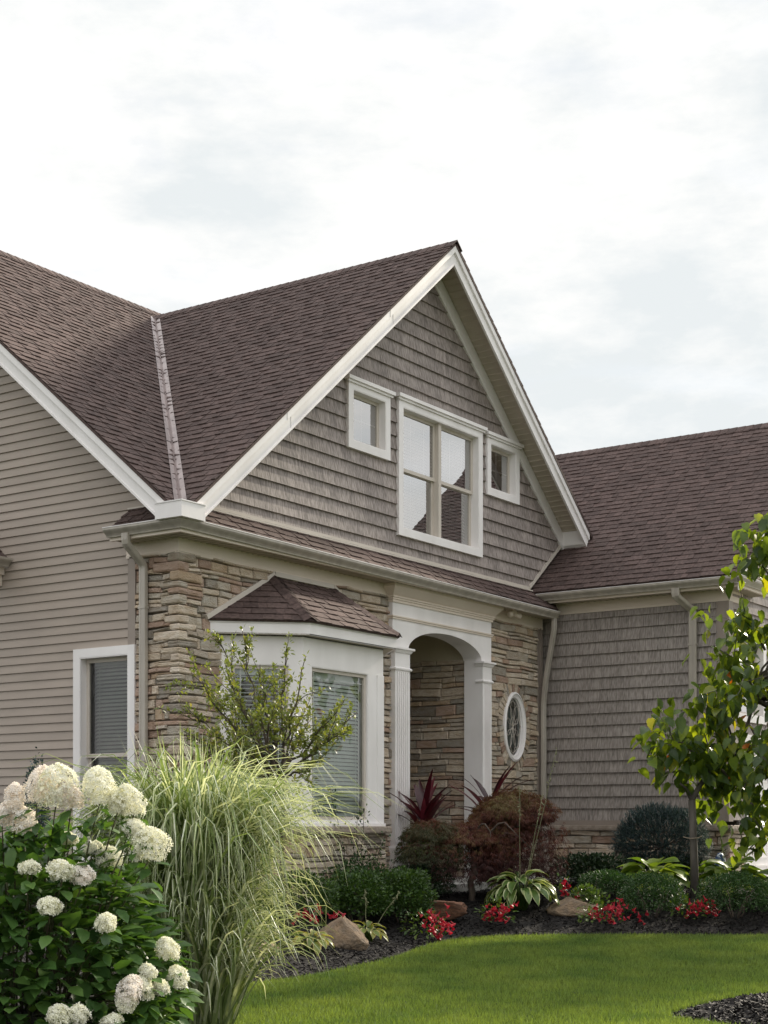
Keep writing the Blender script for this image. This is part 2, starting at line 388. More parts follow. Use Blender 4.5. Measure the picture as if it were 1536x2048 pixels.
# left siding gable wall; gable ridge at y=5.15, z=9.33
LZ = 9.33; LY = 5.2
lpoly = [(.70, 0.0), (11.0, 0.0), (11.0, 4.45), (LY, LZ-.1), (.70, 5.50)]
lpoly = [(.70, 0.2), (10.8, 0.2), (10.8, 4.6), (LY, 9.25), (.70, 5.48)]
wall('siding_wall', 'taupe horizontal lap siding', lap_cells(.70, 10.8, .2, 9.4), LEFT, lpoly, [(.66, 1.52, .9, 3.30)], 'siding')
wall('siding_wall', 'taupe lap siding above the pent return', lap_cells(-.0, .70, .2+.1017*46, 5.6), LEFT, [(.0, 4.87), (.70, 4.87), (.70, 5.48), (0, 4.90)], [], 'siding')
QF = []; QL = []; qb = MB(); zq = .2; kq = 0
while zq < 4.33:
    hq = random.choice([.06, .075, .09, .11]); lx_, ly_ = (random.uniform(.18, .36), random.uniform(.08, .14)) if kq % 2 else (random.uniform(.07, .13), random.uniform(.16, .34)); z1_ = min(zq+hq, 4.335); g_ = .005
    ox_ = random.uniform(.036, .050)
    b_ = 0.014; zz0, zz1 = zq+g_, z1_-g_
    V = [(-ox_+b_, -ox_+b_, zz0), (lx_-g_, -ox_+b_, zz0), (lx_-g_, .0, zz0), (-.0, ly_-g_, zz0), (-ox_+b_, ly_-g_, zz0)]
    def ring(ins, z): return [(-ox_+ins, -ox_+ins, z), (lx_-g_-ins*.5, -ox_+ins, z), (lx_-g_-ins*.5, .01, z), (.01, ly_-g_-ins*.5, z), (-ox_+ins, ly_-g_-ins*.5, z)]
    rr_ = [ring(b_, zz0), ring(0, zz0+.014), ring(random.uniform(-.004, .004), (zz0+zz1)/2), ring(0, zz1-.014), ring(b_, zz1)]
    Vq = [(p[0]+random.uniform(-.004, .004), p[1]+random.uniform(-.004, .004), p[2]+.006*sin(p[0]*9+zq*7)) for r_ in rr_ for p in r_]
    Fq = [(a*5+j, a*5+(j+1) % 5, (a+1)*5+(j+1) % 5, (a+1)*5+j) for a in range(4) for j in range(5)]+[(20, 21, 22, 23, 24), (4, 3, 2, 1, 0)]
    qb.add(Vq, Fq, random.random()); QF.append((-.1, lx_, zq, z1_)); QL.append((-.1, ly_, zq, z1_)); zq = z1_; kq += 1
qb.build('corner_stones', 'stone', HOUSE)
# stone corner return
wall('stone_wall', 'ledge stone corner return', stone_cells(0.0, .61, .2, 4.34), LEFT, None, QL, 'stone', warp=.008, inset=.011)
mb = MB(); fbox(mb, LEFT, .61, .70, .2, 4.34, -.02, .035); fbox(mb, LEFT, .70, .735, .2, 4.34, -.02, .022); mb.build('corner_board', 'beige', HOUSE)
# front stone wall
holesF = [(.68, 3.56, 1.3, 3.6), (4.36, 6.33, .2, 4.22)]
OV = (7.305, 2.80, .315, .50)
def not_oval(c):
    x = (c[0]+c[1])/2-OV[0]; z = (c[2]+c[3])/2-OV[1]
    return (x/.47)**2+(z/.66)**2 > 1
cs = [c for c in stone_cells(-.045, 8.02, .2, 4.34) ]
cs2 = []
for c in cs:
    # split the stones that meet the oval surround
    hw = .47; hz = .66; zc = ((c[2]+c[3])/2-OV[1])/hz
    if abs(zc) < 1:
        e = hw*math.sqrt(1-zc*zc); a0, a1 = OV[0]-e, OV[0]+e
        for q in rsub(c[:4], (a0, a1, c[2]-1, c[3]+1)): cs2.append((*q, *c[4:]))
    else: cs2.append(c)
wall('stone_wall', 'ledge stone front wall', cs2, FRONT, None, holesF+QF+[(OV[0]-.25, OV[0]+.25, OV[1]-.3, OV[1]+.3)], 'stone', warp=.008, inset=.011)
# radial stones around the oval window
mb = MB(); ns = 44
for i in range(ns):
    a0 = 2*pi*(i+.08)/ns; a1 = 2*pi*(i+.92)/ns; t = random.uniform(.03, .05); k = random.uniform(.92, 1.04)
    P = []
    for (a, f) in ((a0, 0), (a1, 0), (a1, 1), (a0, 1)):
        rx, rz = (OV[2]+.0, OV[3]+.0) if f == 0 else (.47*k, .66*k)
        P.append((OV[0]+rx*cos(a), -.0, OV[1]+rz*sin(a)))
    mb.prism(P, (0, -t, 0), random.random())
o = mb.build('stone_surround', 'stone', HOUSE); o['label'] = 'radial stones around the oval window'
mb = MB(); fbox(mb, FRONT, 8.02, 8.19, .2, 4.34, -.02, .03); fbox(mb, FRONT, 8.10, 8.13, .2, 4.34, .03, .04); mb.build('corner_board', 'beige', HOUSE)
# upper gable in shakes
gp = [(0.05, 4.70), (7.83, 4.90), (8.98, 5.78), (AP, AZ-.06), (0.0, rakeL(0)-.02)]
gp = [(0.0, 4.86), (7.80, 4.90), (8.95, 5.78), (AP, AZ-.08), (.0, rakeL(.0)-.05)]
MW = (4.33, 6.27, 5.27, 6.87); WL = (3.2, 3.93, 6.2, 6.85); WR = (6.6, 7.33, 6.2, 6.85)
wall('shingle_gable_wall', 'weathered brown shake siding of the big gable', shake_cells(0, 9.0, 4.862, 9.2), FRONT, gp, [MW, WL, WR], 'shake')
# garage side wall shakes + stone base
wall('shingle_wall', 'grey brown shake siding of the garage side wall', shake_cells(-.02, 2.85, 1.42, 4.54), GSIDE, None, [], 'shakeg')
wall('stone_wall', 'stone base of the garage side wall', stone_cells(-.02, 3.0, .2, 1.27, 1.15), GSIDE, None, [], 'stone', warp=.008, inset=.011)
mb = MB(); fbox(mb, GSIDE, 2.83, 2.957, 1.40, 4.54, -.02, .044); fbox(mb, GSIDE, 2.80, 2.83, 1.40, 4.54, -.02, .027)
fbox(mb, GFRONT, GX-.047, GX+.12, 1.40, 4.54, -.0, .042); mb.build('corner_board', 'beige', HOUSE)
mb = MB(); mb.sweep([(GX, .02, 0), (GX, GY, 0), (8.86, GY, 0)], [(-.02, 1.27), (.10, 1.27), (.105, 1.30), (.10, 1.34), (.09, 1.347), (-.02, 1.347)], 1)
mb.build('stone_ledge', 'ledge', HOUSE)
mb = MB(); fbox(mb, GSIDE, -.02, 2.83, 1.345, 1.42, -.02, .035); mb.build('starter_trim', 'beige', HOUSE)
# garage front wall
gfp = [(GX+.12, 1.4), (15, 1.4), (15.0, 5.0), (11.62, 7.75), (GX+.12, 5.05)]
GW = (8.62, 9.55, 2.95, 4.0)
wall('shingle_wall', 'sunlit shake siding of the garage front', shake_cells(GX+.12, 15.2, 1.42, 7.8), GFRONT, [(GX+.12, 1.4), (15.2, 1.4), (15.2, 4.9), (11.62, 7.72), (GX+.12, 5.07)], [(8.98, 13.6, 0, 2.55), GW], 'shake')
wall('stone_wall', 'stone pier beside the garage door', stone_cells(GX-.045, 8.86, .2, 1.27, 1.1), GFRONT, None, [], 'stone', warp=.008, inset=.011)

# --- friezes, soffits, fascia
mb = MB()
mb.sweep([(0, .75, 0), (0, 0, 0), (8.19, 0, 0)], [(-.02, 4.325), (.035, 4.325), (.035, 4.36), (.028, 4.365), (.028, 4.50), (-.02, 4.50)], 1)
o = mb.build('frieze_board', 'cream', HOUSE)
mb = MB(); mb.sweep([(GX, .0, 0), (GX, GY, 0), (8.80, GY, 0)], [(-.02, 4.54), (.035, 4.54), (.035, 4.575), (.028, 4.58), (.028, 4.71), (-.02, 4.71)], 1)
mb.build('frieze_board', 'cream', HOUSE)
SOF = []
def vent_soffit(mb, x0, x1, y0, y1, z, along):
    # shallow ribs across the soffit
    mb.box((x0, y0, z), (x1, y1, z+.012))
    L = (x1-x0) if along == 'x' else (y1-y0); n = int(L/.1)
    for i in range(n):
        t = (x0 if along == 'x' else y0)+(i+.5)*L/n
        if along == 'x': mb.box((t-.012, y0+.01, z-.008), (t+.012, y1-.01, z-.002))
        else: mb.box((x0+.01, t-.012, z-.008), (x1-.01, t+.012, z-.002))
mb = MB(); vent_soffit(mb, -.31, 8.2, -.31, .0, 4.49, 'x'); vent_soffit(mb, -.31, .0, .0, .72, 4.49, 'y')
mb.build('soffit', 'soffit', HOUSE)
mb = MB(); vent_soffit(mb, 7.98, 9.2, -3.24, GY, 4.70, 'x'); vent_soffit(mb, 7.98, GX, GY, -.02, 4.70, 'y'); mb.build('soffit', 'soffit', HOUSE)
FAS = [(-.03, 4.475), (.012, 4.475), (.012, 4.60), (-.03, 4.60)]
mb = MB(); mb.sweep([(-.31, .72, 0), (-.31, -.31, 0), (8.0, -.31, 0)], FAS, 1)
mb.sweep([(7.975, .0, .21), (7.975, -3.235, .21), (9.2, -3.235, .21)], FAS, 1); mb.build('fascia', 'cream', HOUSE)
# --- gutters
GUT = [(0, .0), (.055, -.003), (.06, .012), (.075, .03), (.105, .055), (.118, .072), (.118, .098), (.110, .100), (.106, .092), (.10, .082), (.02, .02), (0.006, .09), (0, .09)]
def gutter(path, label, side=1):
    mb = MB(); mb.sweep(path, GUT, side)
    # end caps
    o = mb.build('gutter', 'gutter', HOUSE); o['label'] = label; return o
gutter([(-.30, .735, 4.512), (-.30, -.30, 4.512), (8.03, -.30, 4.452)], 'cream gutter along the front eave')
gutter([(7.963, -.10, 4.722), (7.963, -3.223, 4.722), (9.15, -3.223, 4.722)], 'cream gutter under the garage roof')
mb = MB(); mb.sweep([(-.412, .735, 4.607), (-.412, -.412, 4.607), (8.03, -.412, 4.547)], [(0, 0), (.012, 0), (.012, .008), (0, .008)], 1)
mb.sweep([(7.851, -.10, 4.817), (7.851, -3.335, 4.817), (9.15, -3.335, 4.817)], [(0, 0), (.012, 0), (.012, .008), (0, .008)], 1)
mb.build('gutter_lip', 'white', HOUSE)
# small neighbouring eave end on the left wall
mb = MB(); mb.sweep([(-.02, 2.73, 4.42), (-.9, 2.73, 4.42)], GUT, -1); 
mb.build('gutter', 'gutter', HOUSE)['label'] = 'short gutter end at far left wall'
mb = MB(); mb.box((-.9, 2.75, 4.33), (-.02, 3.03, 4.42)); mb.box((-.05, 2.79, 4.20), (-.02, 3.03, 4.33)); mb.build('fascia', 'cream', HOUSE)
fr_ = Fr((-.02, 2.70, 4.52), (-1, 0, 0), (0, .77, .64), (0, -.64, .77)); mb = MB(); cellmesh(mb, fr_, roof_cells(0, .9, 0, .9)); mb.build('roof', 'roof', HOUSE)['label'] = 'small lean-to roof at far left'

# --- downspouts
def downspout(pts, label, wd=.085, dp=.06, ax='x'):
    mb = MB()
    for i in range(len(pts)-1):
        a, b = Vector(pts[i]), Vector(pts[i+1])
        d = (b-a); 
    P = [Vector(p) for p in pts]
    # rectangular sweep with rounded bends
    Q = [P[0]]
    for i in range(1, len(P)-1):
        a = P[i]+(P[i-1]-P[i]).normalized()*.04; b = P[i]+(P[i+1]-P[i]).normalized()*.04
        Q += [a, (a+b+P[i]*2)/4, b]
    Q.append(P[-1]); V = []
    side = Vector((1, 0, 0)) if ax == 'x' else Vector((0, 1, 0))
    for i, q in enumerate(Q):
        t = (Q[min(i+1, len(Q)-1)]-Q[max(i-1, 0)]).normalized()
        o2 = t.cross(side).normalized()
        s2 = o2.cross(t).normalized()
        for (x, y) in ((-1, -.7), (-.8, -1), (-.3, -1), (-.25, -.85), (.25, -.85), (.3, -1), (.8, -1), (1, -.7), (1, .7), (.8, 1), (.3, 1), (.25, .85), (-.25, .85), (-.3, 1), (-.8, 1), (-1, .7)):
            V.append(tuple(q+s2*x*wd/2+o2*y*dp/2))
    n = 16; k = len(Q)
    mb.add(V, [(i*n+j, i*n+(j+1) % n, (i+1)*n+(j+1) % n, (i+1)*n+j) for i in range(k-1) for j in range(n)]+[tuple(range(n)), tuple((k-1)*n+j for j in range(n))])
    for q, zz in ((Q[-1], P[-1].z),):
        pass
    o = mb.build('downspout', 'gutter', HOUSE); o['label'] = label
    # straps
    zt = P[-2].z; zb = P[-1].z
    for f in (.12, .55, .9):
        b = MB(); z = zt+(zb-zt)*f; q = P[-2]+(P[-1]-P[-2])*f
        ex = (wd/2+.004, dp/2+.004) if ax == 'x' else (dp/2+.004, wd/2+.004)
        b.box((q.x-ex[0], q.y-ex[1], z-.012), (q.x+ex[0], q.y+ex[1], z+.012))
        b.build('strap', 'gutter', o)
    return o
downspout([(-.36, .44, 4.53), (-.36, .44, 4.42), (-.085, .44, 4.22), (-.085, .44, .3)], 'left downspout on the stone corner', ax='y', wd=.095)
downspout([(7.915, -2.33, 4.73), (7.915, -2.33, 4.62), (8.20, -2.47, 4.43), (8.20, -2.47, .4)], 'downspout on the shake garage wall', ax='y', wd=.115)
downspout([(8.0, -.33, 4.47), (8.0, -.33, 4.30), (8.05, -.16, 3.55), (8.09, -.10, 3.2), (8.09, -.10, 1.5), (8.05, -.2, .5)], 'downspout in the inner corner')

# --- roofs
def roof_panel(o, u, v, n, conv, label, u0=None, u1=None, v0=None, v1=None):
    fr = Fr(o, u, v, n); us = [p[0] for p in conv]; vs = [p[1] for p in conv]
    mb = MB(); cellmesh(mb, fr, roof_cells(min(us)-.01, max(us)+.01, min(vs)-.0, max(vs)+.1), conv)
    ob = mb.build('roof', 'roof', HOUSE); ob['label'] = label
    b = MB(); slab(b, fr, min(us), max(us), min(vs), max(vs), -.03, 0, conv); b.build('roof_deck', 'roof', ob)
    return ob
q = math.sqrt(1+SL*SL); cs_, sn_ = 1/q, SL/q
# main gable left slope: origin at (-.43,0,z0); u = +Y, v = up slope
e0 = -.43; z0 = rakeL(e0)
vl = lambda x: (x-e0)*q
roof_panel((e0, 0, z0), (0, 1, 0), (cs_, 0, sn_), (-sn_, 0, cs_), [(-.46, 0), (-.40, 0), (5.0, vl(AP)), (-.46, vl(AP))], 'main gable roof slope facing left')
roof_panel((e0, 0, rakeR(10.43)), (0, 1, 0), (cs_, 0, sn_), (-sn_, 0, cs_), [(50, 0), (50.1, 0), (50.1, .1)], 'hidden') if False else None
# right slope of main gable
roof_panel((10.4, 0, rakeR(10.4)), (0, 1, 0), (-cs_, 0, sn_), (sn_, 0, cs_), [(-.46, (10.4-9.0)*q), (-.46, (10.4-AP)*q), (5.0, (10.4-AP)*q), (.0, 0)], 'main gable roof slope facing the garage')
# left house roof slope facing the street
zl = rakeL(e0)
VL = (LY-(-.43))*q
zr = zl + SL*(LY+.43)
roof_panel((0, e0, zl), (1, 0, 0), (0, cs_, sn_), (0, -sn_, cs_), [(-.46, 0), (-.40, 0), (5.03, 5.46*q), (5.03, VL), (-.46, VL)], 'left roof slope facing the street')
roof_panel((0, e0, zl), (1, 0, 0), (0, cs_, sn_), (0, -sn_, cs_), [(5.03, 5.46*q), (10.46, 0), (10.46, VL), (5.03, VL)], 'rear roof slope behind the gable')
roof_panel((0, 10.83, zl), (-1, 0, 0), (0, -cs_, sn_), (0, sn_, cs_), [(-10.5, 0), (.46, 0), (.46, VL), (-10.5, VL)], 'rear roof slope')
# garage roof
GS = .80; gq = math.sqrt(1+GS*GS); gc, gs = 1/gq, GS/gq; GE = 7.85; GR = 11.62
roof_panel((GE, 0, 4.845), (0, -1, 0), (gc, 0, gs), (-gs, 0, gc), [(-6, 0), (3.32, 0), (3.32, (GR-GE)*gq), (-6, (GR-GE)*gq)], 'garage roof slope facing left')
roof_panel((2*GR-GE, 0, 4.845), (0, 1, 0), (-gc, 0, gs), (gs, 0, gc), [(-3.32, 0), (6, 0), (6, (GR-GE)*gq), (-3.32, (GR-GE)*gq)], 'garage roof slope facing right')
GRZ = 4.845+GS*(GR-GE)
# ridge caps
def ridgecap(a, b, s1, nm='ridge_cap'):
    mb = MB(); a = Vector(a); b = Vector(b); L = (b-a).length; d = (b-a)/L; n = int(L/.14); side = d.cross(Vector((0, 0, 1))).normalized()
    for i in range(n):
        p = a+d*L*i/n; q2 = a+d*L*(i+1.25)/n; h0, h1 = .030, .022
        wv = .13; dz = wv*s1
        V = [p+side*wv-Vector((0, 0, dz))+Vector((0, 0, h0)), p+Vector((0, 0, h0)), p-side*wv-Vector((0, 0, dz))+Vector((0, 0, h0)),
             q2+side*wv-Vector((0, 0, dz))+Vector((0, 0, h1)), q2+Vector((0, 0, h1)), q2-side*wv-Vector((0, 0, dz))+Vector((0, 0, h1))]
        V += [v-Vector((0, 0, .014)) for v in V]
        mb.add([tuple(v) for v in V], [(0, 1, 4, 3), (1, 2, 5, 4), (6, 9, 10, 7), (7, 10, 11, 8), (0, 6, 7, 1), (1, 7, 8, 2), (0, 3, 9, 6), (2, 8, 11, 5)], random.random())
    return mb.build(nm, 'roof', HOUSE)
ridgecap((AP, -.48, AZ), (AP, 5.1, AZ), SL); ridgecap((-.48, LY, zr), (10, LY, zr), SL); ridgecap((GR, -3.34, GRZ), (GR, 6, GRZ), GS)
# valley flashing
mb = MB(); a = Vector((-.26, -.26, rakeL(-.26))); b = Vector((4.93, 4.93, rakeL(4.93)))
nseg = 4
for i in range(nseg):
    p = a.lerp(b, i/nseg); q2 = a.lerp(b, (i+1.02)/nseg); lift = .024+.005*(nseg-i)/nseg
    for sgn in (1, -1):
        # strips lie on each slope
        s_ = Vector((0, 1, 0)) if sgn > 0 else Vector((1, 0, 0))    # into main slope is +X? each strip is level across its slope
        s_ = Vector((-0.0, 1.0, 0)) if sgn > 0 else Vector((1.0, 0, 0))
        up = Vector((0, 0, lift)); e_ = s_*(-.14) if True else 0
        nrm = Vector((-sn_, 0, cs_)) if sgn < 0 else Vector((0, -sn_, cs_))
        # points away from the valley, down-level: main slope side moves -Y, left slope side moves -X
        off = Vector((0, -.095, 0)) if sgn < 0 else Vector((-.095, 0, 0))
        mid = off*.2
        V = [p+up*1.9, p+mid+up*.8, p+off+up, q2+up*1.6, q2+mid+up*.5, q2+off+up*.7]
        mb.add([tuple(v) for v in V], [(0, 1, 4, 3), (1, 2, 5, 4)])
mb.build('valley_flashing', 'valley', HOUSE)
# --- pent roof over the front eave with flashing
PT = 4.883
def pent(path_fr, conv, label):
    fr = path_fr; us = [p[0] for p in conv]; mb = MB()
    cellmesh(mb, fr, roof_cells(min(us), max(us), 0, .6, .137), conv); o = mb.build('roof', 'roof', HOUSE); o['label'] = label
    b = MB(); slab(b, fr, min(us), max(us), 0, .6, -.02, 0, conv); b.build('roof_deck', 'roof', o)
ph = PT-4.585; pq = math.hypot(.37, ph); pc, ps = .37/pq, ph/pq
pent(Fr((0, -.37, 4.585), (1, 0, 0), (0, pc, ps), (0, -ps, pc)), [(-.37, 0), (8.05, 0), (8.45, pq), (0, pq)], 'narrow pent roof above the front gutter')
pent(Fr((-.37, 0, 4.585), (0, 1, 0), (pc, 0, ps), (-ps, 0, pc)), [(-.37, 0), (.70, 0), (.70, pq), (0, pq)], 'short pent roof return on the left wall')
mb = MB(); mb.box((.02, -.045, PT-.012), (7.86, 0, PT+.006)); mb.box((-.045, .02, PT-.012), (0, .72, PT+.006)); mb.box((.3, -.028, PT+.006), (7.80, .0, PT+.05))
mb.build('wall_flashing', 'sash', HOUSE)
# sloped flashing where garage roof meets the gable wall
def plank(mb, a, b, up, th, d, r=.5):    # board from a to b in a plane, height 'up' vector, thickness vector d
    a, b, up, d = Vector(a), Vector(b), Vector(up), Vector(d)
    mb.prism([tuple(a), tuple(b), tuple(b+up), tuple(a+up)], d, r)
mb = MB(); plank(mb, (7.80, 0, 4.90), (8.99, 0, 5.83), (-.02, 0, .05), 0, (0, -.035, 0)); mb.build('wall_flashing', 'sash', HOUSE)
# box at the corner where both rakes land
mb = MB(); mb.box((-.478, -.478, 4.60), (-.10, -.10, 4.765)); mb.prism([(-.486, -.486, 4.765), (-.09, -.486, 4.765), (-.09, -.09, 4.765), (-.486, -.09, 4.765)], (0, 0, .012))
mb.build('rake_return', 'white', HOUSE)

# --- rake boards
def rake(mbW, x0, x1, f, y, thick, prof, ax='x'):
    # boards below the roof edge; prof: list of (top_offset, bottom_offset, proud)
    for (t0, t1, pr, nn) in prof:
        pl = clip(ccw([(x0, f(x0)-t0), (x1, f(x1)-t0), (x1, f(x1)-t1), (x0, f(x0)-t1)]), [(-50, 4.625), (50, 4.625), (50, 50), (-50, 50)])
        if ax == 'x': mbW.prism([(u, y, v) for u, v in pl], (0, nn, 0))
        else: mbW.prism([(y, u, v) for u, v in pl], (nn, 0, 0))
mb = MB()
RP = [(.012, .13, 0, -.045), (.13, .30, 0, -.018), (.278, .305, 0, -.032)]
for p in RP:
    rake(mb, -.40, AP, rakeL, -.405, 0, [p]); rake(mb, AP, 8.93, rakeR, -.405, 0, [p])
mb.prism([(8.80, -.41, rakeR(8.8)-.02), (8.95, -.41, rakeR(8.95)-.02), (8.95, -.41, rakeR(8.95)-.31), (8.80, -.41, rakeR(8.8)-.31)], (0, .36, 0))
o = mb.build('rake_board', 'white', HOUSE); o['label'] = 'white rake boards of the main gable'
rb_ = o
for x in (1.35, 3.45, 6.6):
    f = rakeL if x < AP else rakeR
    for (xx, yy, t0, t1) in ((x, -.4515, .014, .13), (x+.1, -.4245, .13, .278)):
        sm = MB(); sm.prism([(xx, yy, f(xx)-t0), (xx+.004, yy, f(xx)-t0), (xx+.004, yy, f(xx)-t1), (xx, yy, f(xx)-t1)], (0, .001, 0)); sm.build('seam', 'mortar', rb_)
mb = MB(); fL = lambda y: zl + SL*(y+.43)
for p in RP: rake(mb, -.40, LY, fL, -.405, 0, [p], 'y'); 
for p in RP: rake(mb, LY, 10.8, lambda y: zl+SL*(10.83-y), -.405, 0, [p], 'y')
o = mb.build('rake_board', 'white', HOUSE); o['label'] = 'white rake board of the left gable'
# rake soffits with ribs
mb = MB()
def rsoff(mb, x0, x1, f, off, ribs=True):
    mb.prism([(x0, 0, f(x0)-off), (x1, 0, f(x1)-off), (x1, 0, f(x1)-off-.012), (x0, 0, f(x0)-off-.012)], (0, -.40, 0))
    if ribs:
        n = int(abs(x1-x0)/.075)
        for i in range(n):
            xa = x0+(x1-x0)*i/n; xb = xa+(x1-x0)/n*.14
            mb.prism([(xa, -.02, f(xa)-off-.013), (xb, -.02, f(xb)-off-.013), (xb, -.02, f(xb)-off-.026), (xa, -.02, f(xa)-off-.026)], (0, -.375, 0))
rsoff(mb, -.05, AP, rakeL, .08, False); rsoff(mb, AP, 8.93, rakeR, .08)
mb.build('soffit', 'soffit', HOUSE)['label'] = 'vented soffit under the gable rake'
mb = MB(); mb.prism([(0, -.05, fL(-.05)-.25), (0, LY, fL(LY)-.25), (0, LY, fL(LY)-.262), (0, -.05, fL(-.05)-.262)], (-.4, 0, 0)); mb.build('soffit', 'soffit', HOUSE)
# rake friezes against the wall
mb = MB()
rake(mb, .30, AP, rakeL, -.0, 0, [(.105, .33, 0, -.05)]); rake(mb, AP, 8.93, rakeR, -.0, 0, [(.105, .33, 0, -.05)])
rake(mb, AP, 8.90, rakeR, -.0, 0, [(.33, .35, 0, -.043)])
mb.build('rake_frieze', 'white', HOUSE)
mb = MB(); rake(mb, .36, LY, fL, -.0, 0, [(.26, .40, 0, -.05)], 'y'); mb.build('rake_frieze', 'beige', HOUSE)
# garage rake
fG = lambda x: 4.845+GS*(x-GE); fG2 = lambda x: 4.845+GS*(2*GR-GE-x)
mb = MB()
for p in RP: rake(mb, GE+.05, GR, fG, -3.27, 0, [p]); rake(mb, GR, 2*GR-GE, fG2, -3.27, 0, [p])
mb.build('rake_board', 'white', HOUSE)['label'] = 'sunlit rake board of the garage gable'
mb = MB()
mb.prism([(GE+.3, GY, fG(GE+.3)-.24), (GR, GY, fG(GR)-.24), (GR, GY, fG(GR)-.255), (GE+.3, GY, fG(GE+.3)-.255)], (0, -.30, 0)); mb.build('soffit', 'soffit', HOUSE)
# garage pent return
frp = Fr((0, -3.29, 4.80), (1, 0, 0), (0, pc, ps), (0, -ps, pc)); mb = MB()
cellmesh(mb, frp, roof_cells(7.9, 9.15, 0, .5), [(7.9, 0), (9.15, 0), (9.15, .48), (8.2, .48)]); mb.build('roof', 'roof', HOUSE)['label'] = 'pent return on the garage front'

# --- windows
def window(fr, u0, u1, v0, v1, label, cap=True, tw=.10, sash2=False, mull=False, grid=None, blind=None, gl='glass', bm='blind', casing='white', sill=True, parent=HOUSE, proud=.058, head=None, bh=1.0):
    head = head or tw
    W = MB()
    # casing boards (mitre-free: legs between head and sill)
    fbox(W, fr, u0-tw, u0, v0, v1, -.02, proud); fbox(W, fr, u1, u1+tw, v0, v1, -.02, proud)
    fbox(W, fr, u0-tw, u1+tw, v1, v1+head, -.02, proud); fbox(W, fr, u0-tw, u1+tw, v0-tw, v0, -.02, proud)
    # jamb liner
    for (a, b, c, d) in ((u0-.001, u0+.012, v0, v1), (u1-.012, u1+.001, v0, v1), (u0+.012, u1-.012, v1-.012, v1+.001), (u0+.012, u1-.012, v0-.001, v0+.012)):
        fbox(W, fr, a, b, c, d, -.10, proud-.004)
    wo = W.build('window', casing, parent); wo['label'] = label
    if cap:
        c = MB(); fbox(c, fr, u0-tw-.05, u1+tw+.05, v1+head, v1+head+.045, -.01, proud+.05); fbox(c, fr, u0-tw-.03, u1+tw+.03, v1+head-.03, v1+head-.001, proud, proud+.025)
        c.build('header_cap', casing, wo)
    cols = [(u0+.012, u1-.012)]
    S = MB()
    if mull:
        um = (u0+u1)/2; cols = [(u0+.012, um-.035), (um+.035, u1-.012)]
        fbox(S, fr, um-.035, um+.035, v0+.012, v1-.012, -.09, .012)
    panes = []
    for (a, b) in cols:
        f = .045
        if sash2:
            vm = (v0+v1)/2
            for (c0, c1, dn) in ((vm-.01, v1-.012, -.045), (v0+.012, vm+.03, -.075)):
                fbox(S, fr, a, a+f, c0, c1, dn-.03, dn); fbox(S, fr, b-f, b, c0, c1, dn-.03, dn)
                fbox(S, fr, a+f, b-f, c1-f, c1, dn-.03, dn); fbox(S, fr, a+f, b-f, c0, c0+f, dn-.03, dn)
                panes.append((a+f, b-f, c0+f, c1-f, dn-.015))
        else:
            dn = -.05; c0, c1 = v0+.012, v1-.012
            fbox(S, fr, a, a+f, c0, c1, dn-.03, dn); fbox(S, fr, b-f, b, c0, c1, dn-.03, dn)
            fbox(S, fr, a+f, b-f, c1-f, c1, dn-.03, dn); fbox(S, fr, a+f, b-f, c0, c0+f, dn-.03, dn)
            panes.append((a+f, b-f, c0+f, c1-f, dn-.015))
    S.build('sash', 'sash', wo)
    for (a, b, c, d, dn) in panes:
        g = MB(); g.add([fr.p(a, c, dn), fr.p(b, c, dn), fr.p(b, d, dn), fr.p(a, d, dn)], [(3, 2, 1, 0) if fr.flip else (0, 1, 2, 3)]); g.build('pane', gl, wo)
        if grid:
            mm = MB(); 
            for x in grid[0]: fbox(mm, fr, a+(b-a)*x-.008, a+(b-a)*x+.008, c, d, dn-.018, dn-.008)
            for y in grid[1]: fbox(mm, fr, a, b, c+(d-c)*y-.008, c+(d-c)*y+.008, dn-.0185, dn-.0085)
            mm.build('muntin', 'white', wo)
    if blind:
        B = MB(); 
        for (a, b) in cols:
            a += .03; b -= .03; v = v1-.05; fbox(B, fr, a, b, v1-.08, v1-.02, -.20, -.15)
            end = v1-(v1-v0-.02)*bh
            while v > end:
                tl = blind+random.uniform(-.05, .05); dx, dz = .025*cos(tl), .025*sin(tl)
                B.add([fr.p(a, v-dz, -.175+dx), fr.p(b, v-dz, -.175+dx), fr.p(b, v+dz, -.175-dx), fr.p(a, v+dz, -.175-dx)], [(0, 1, 2, 3)])
                v -= .044
            n = 3 if b-a > .8 else 2
            for i in range(n):
                x = a+(b-a)*(.12+.76*i/(n-1)); fbox(B, fr, x-.002, x+.002, end, v1-.05, -.148, -.144)
        B.build('blind', bm, wo)
    R = MB(); d = -.9  # closed dark box added to keep sky light from behind the window
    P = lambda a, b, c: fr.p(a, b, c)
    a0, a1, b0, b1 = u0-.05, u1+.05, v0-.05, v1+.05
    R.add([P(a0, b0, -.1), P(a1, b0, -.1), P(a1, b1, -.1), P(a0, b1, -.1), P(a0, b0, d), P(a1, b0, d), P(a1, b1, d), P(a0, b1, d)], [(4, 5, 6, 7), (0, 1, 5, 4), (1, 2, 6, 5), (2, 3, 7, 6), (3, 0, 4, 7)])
    R.build('dark_room_box', 'dark', wo)
    return wo
window(FRONT, *MW, 'wide double window with blinds in the middle of the gable', sash2=True, mull=True, blind=.95, gl='glasshi', bm='blindhi', head=.11, bh=1.0)
window(FRONT, *WL, 'small square window left of the gable window', grid=([.5], [.5]), gl='glasshi')
window(FRONT, *WR, 'small square window right of the gable window', grid=([.5], [.5]), gl='glasshi')
window(LEFT, .70, 1.46, 1.0, 3.26, 'tall window with blinds in the siding wall', cap=False, tw=.10, sash2=True, blind=.7, head=.10, bm='blinddim')
window(GFRONT, *GW, 'garage front window behind the tree', cap=True, gl='glasshi')
